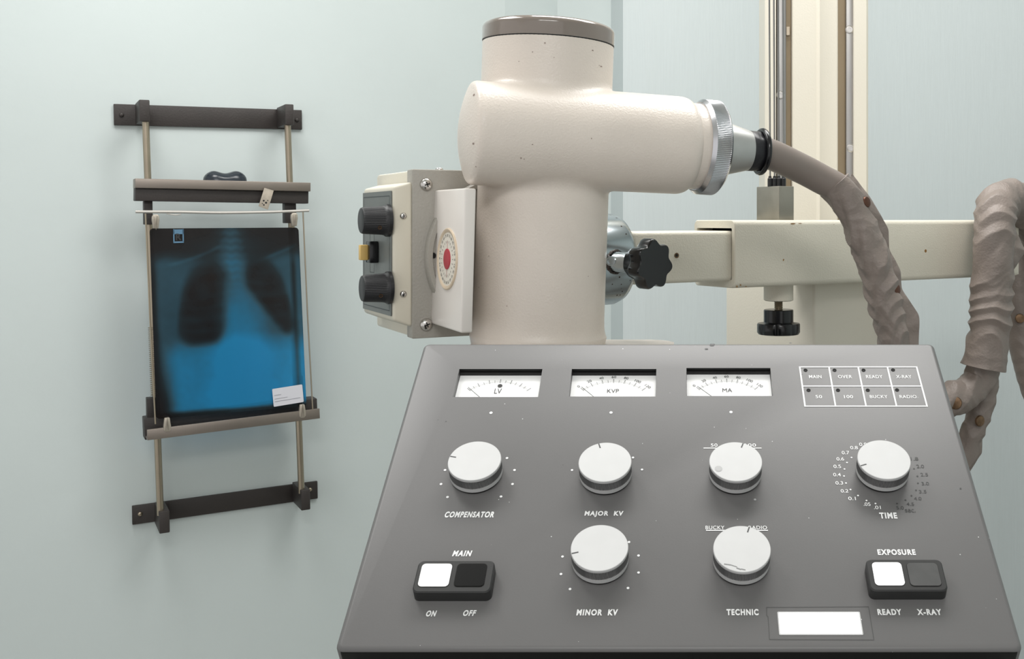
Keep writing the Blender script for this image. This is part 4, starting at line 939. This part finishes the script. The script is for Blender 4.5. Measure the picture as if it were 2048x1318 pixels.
dots('index_dots', ((982, 825.5), (1222, 825), (1462, 824)), 0.0015)
dots('time_dots', ((1703, 915), (1694, 925), (1689, 938), (1688, 952), (1692, 966), (1701, 979), (1716, 991), (1733, 1001), (1751, 1007)), 0.0008)
dots('long_time_dots', ((1828, 937), (1835, 952), (1836, 966), (1832, 980), (1823, 991), (1811, 1000), (1794, 1007)), 0.0008, M_dark)
dots('worn_dot', ((1510, 999),), 0.00105, mat('worn_print', srgb(165, 165, 165), 0.5))
for (xa, ya_, xb) in ((1407, 896.5, 1523), (1412, 1061, 1536)):
    bm = B(); bar2(bm, hp(xa, ya_), hp(xb, ya_), 0.0010, HL); obj('printed_line', bm, M_white, con, PF, None)
# indicator grid
gt_l, gt_r, gb_l, gb_r = hp(1600.5, 734.5), hp(1834, 734), hp(1609, 813), hp(1853, 812.5)
gx0, gx1, gy1, gy0 = (gt_l.x + gb_l.x) / 2, (gt_r.x + gb_r.x) / 2, (gt_l.y + gt_r.y) / 2, (gb_l.y + gb_r.y) / 2
bm = B(); gw = 0.0015
for k in range(5): x = gx0 + (gx1 - gx0) * k / 4; bar2(bm, (x, gy0 - gw / 2), (x, gy1 + gw / 2), gw, HL)
for k in range(3): y = gy0 + (gy1 - gy0) * k / 2; bar2(bm, (gx0 - gw / 2, y), (gx1 + gw / 2, y), gw * 0.92, HL + 0.00005)
obj('indicator_grid', bm, M_white, con, PF, None)
for i, row in enumerate((((1611, 740.5), (1669, 740.5), (1727, 740.5), (1786, 740)), ((1617, 780.5), (1676, 780.5), (1735.5, 780.5), (1794, 780)))):
    for (x, y) in row:
        p = hp(x, y); bm = B(); lathe(bm, [(0.0019, -0.001), (0.0019, 0.0004), (0.0014, 0.0006), (0.0012, 0.0002), (0, 0.0002)], 20); obj('indicator_lamp', bm, M_hole_shade, con, PF @ T(p.x, p.y, 0))
# push button pairs
def switch(corners, btns, mats, lbl):
    H_ = 0.0105; (a, b, c, d) = [hp(x, y, H_) for x, y in corners]
    x0, x1, y1, y0 = (a.x + d.x) / 2, (b.x + c.x) / 2, (a.y + b.y) / 2, (c.y + d.y) / 2
    bm = B(); prism(bm, rrect(x0, x1, y0, y1, 0.0045, 5), 0, H_ - 0.0009); ri = rrect(x0 + .0009, x1 - .0009, y0 + .0009, y1 - .0009, 0.004, 5); prism(bm, ri, H_ - 0.0009, H_)
    bm2 = B(); ro = rrect(x0, x1, y0, y1, 0.0045, 5)
    lo = [bm2.verts.new((x, y, 0)) for x, y in ro]; m1 = [bm2.verts.new((x, y, H_ - .0009)) for x, y in ro]; m2 = [bm2.verts.new((x, y, H_)) for x, y in ri]
    n_ = len(ro)
    for k in range(n_):
        j = (k + 1) % n_; bm2.faces.new((lo[k], lo[j], m1[j], m1[k])); bm2.faces.new((m1[k], m1[j], m2[j], m2[k]))
    bm2.faces.new(m2); bm2.faces.new(lo[::-1]); bm.free(); bmesh.ops.recalc_face_normals(bm2, faces=bm2.faces[:])
    s = obj('push_button_switch', bm2, M_switch, con, PF, 30, label=lbl)
    for (l, t, r_, b2), m_, lb in zip(btns, mats, ('left', 'right')):
        ym = (t + b2) / 2; p, q = hp(l, ym, H_), hp(r_, ym, H_); p.y = hp(l, t, H_).y; q.y = hp(r_, b2, H_).y; yy0, yy1 = min(p.y, q.y), max(p.y, q.y)
        bm = B(); prism(bm, rrect(p.x - .0004, q.x + .0004, yy0 - .0004, yy1 + .0004, 0.0032, 5), H_ - 0.001, H_ + 0.0001); obj('button_gap', bm, M_hole_shade, s, PF)
        bm = B(); prism(bm, rrect(p.x, q.x, yy0, yy1, 0.003, 5), H_ - 0.001, H_ + 0.0005, bev=0); obj('push_button', bm, m_, s, PF)
switch(((836, 1121), (988, 1120), (983, 1184), (825, 1185)), ((840, 1128, 901, 1173.5), (911.5, 1128, 971, 1173)), (M_btnwhite, M_btnblack), 'black switch block marked MAIN with white and black buttons')
switch(((1733, 1117), (1885, 1119), (1895, 1183), (1738, 1180)), ((1747, 1125.5, 1806, 1171), (1817, 1126.5, 1878.5, 1172)), (M_litwhite, M_btngrey), 'black switch block marked EXPOSURE with a lit and a grey button')
# lit window in the lower right
p0_, p1_ = hp(1558, 1226, 0), hp(1721, 1226, 0); p2_ = hp(1560, 1268, 0); p3_ = hp(1720, 1268, 0)
x0, x1, y1, y0 = p0_.x * .5 + p2_.x * .5, p1_.x * .5 + p3_.x * .5, p0_.y, p2_.y
bm = B(); prism(bm, rrect(x0 - .001, x1 + .001, y0 - .001, y1 + .001, 0.0008, 2), -0.001, 0.0003); fr_ = obj('display_frame', bm, mat('pale_bezel', srgb(190, 190, 190), 0.4), con, PF)
bm = B(); prism(bm, rrect(x0, x1, y0, y1, 0.0005, 2), -0.001, 0.0005); obj('display_lens', bm, M_window, fr_, PF)
bm = B(); ol = [(1533, 1215), (1737, 1213.5), (1748, 1280), (1539, 1279), (1536, 1233), (1533.5, 1232)]
ol = [hp(*q) for q in ol]
for a, b in zip(ol, ol[1:] + ol[:1]): bar2(bm, a, b, 0.0004, HL)
obj('scribed_outline', bm, M_dark, con, PF, None)
# chips in the enamel
bm = B()
for (cx_, cy_, rr, sq, sd) in ((1424, 690, .0042, 0.55, 1), (1413, 698, .0025, 0.6, 2), (1581, 686.5, .0022, .4, 3), (1921, 977, .0013, 1, 4), (1126, 930, .0005, 1, 5), (876, 840, .0010, .3, 6), (892, 843, .0009, .8, 7)):
    c = hp(cx_, cy_); bm = B(); quad(bm, [(c.x + rr * math.cos(t) * (0.7 + 0.5 * noise.noise(Vector((math.cos(t) * 1.5, math.sin(t) * 1.5, sd * 3.3)))), c.y + rr * sq * math.sin(t) * (0.7 + 0.5 * noise.noise(Vector((math.cos(t) * 2, math.sin(t) * 2, sd)))), HL) for t in [2 * math.pi * k / 18 for k in range(18)]])
    obj('enamel_chip', bm, M_dark, con, PF, None)
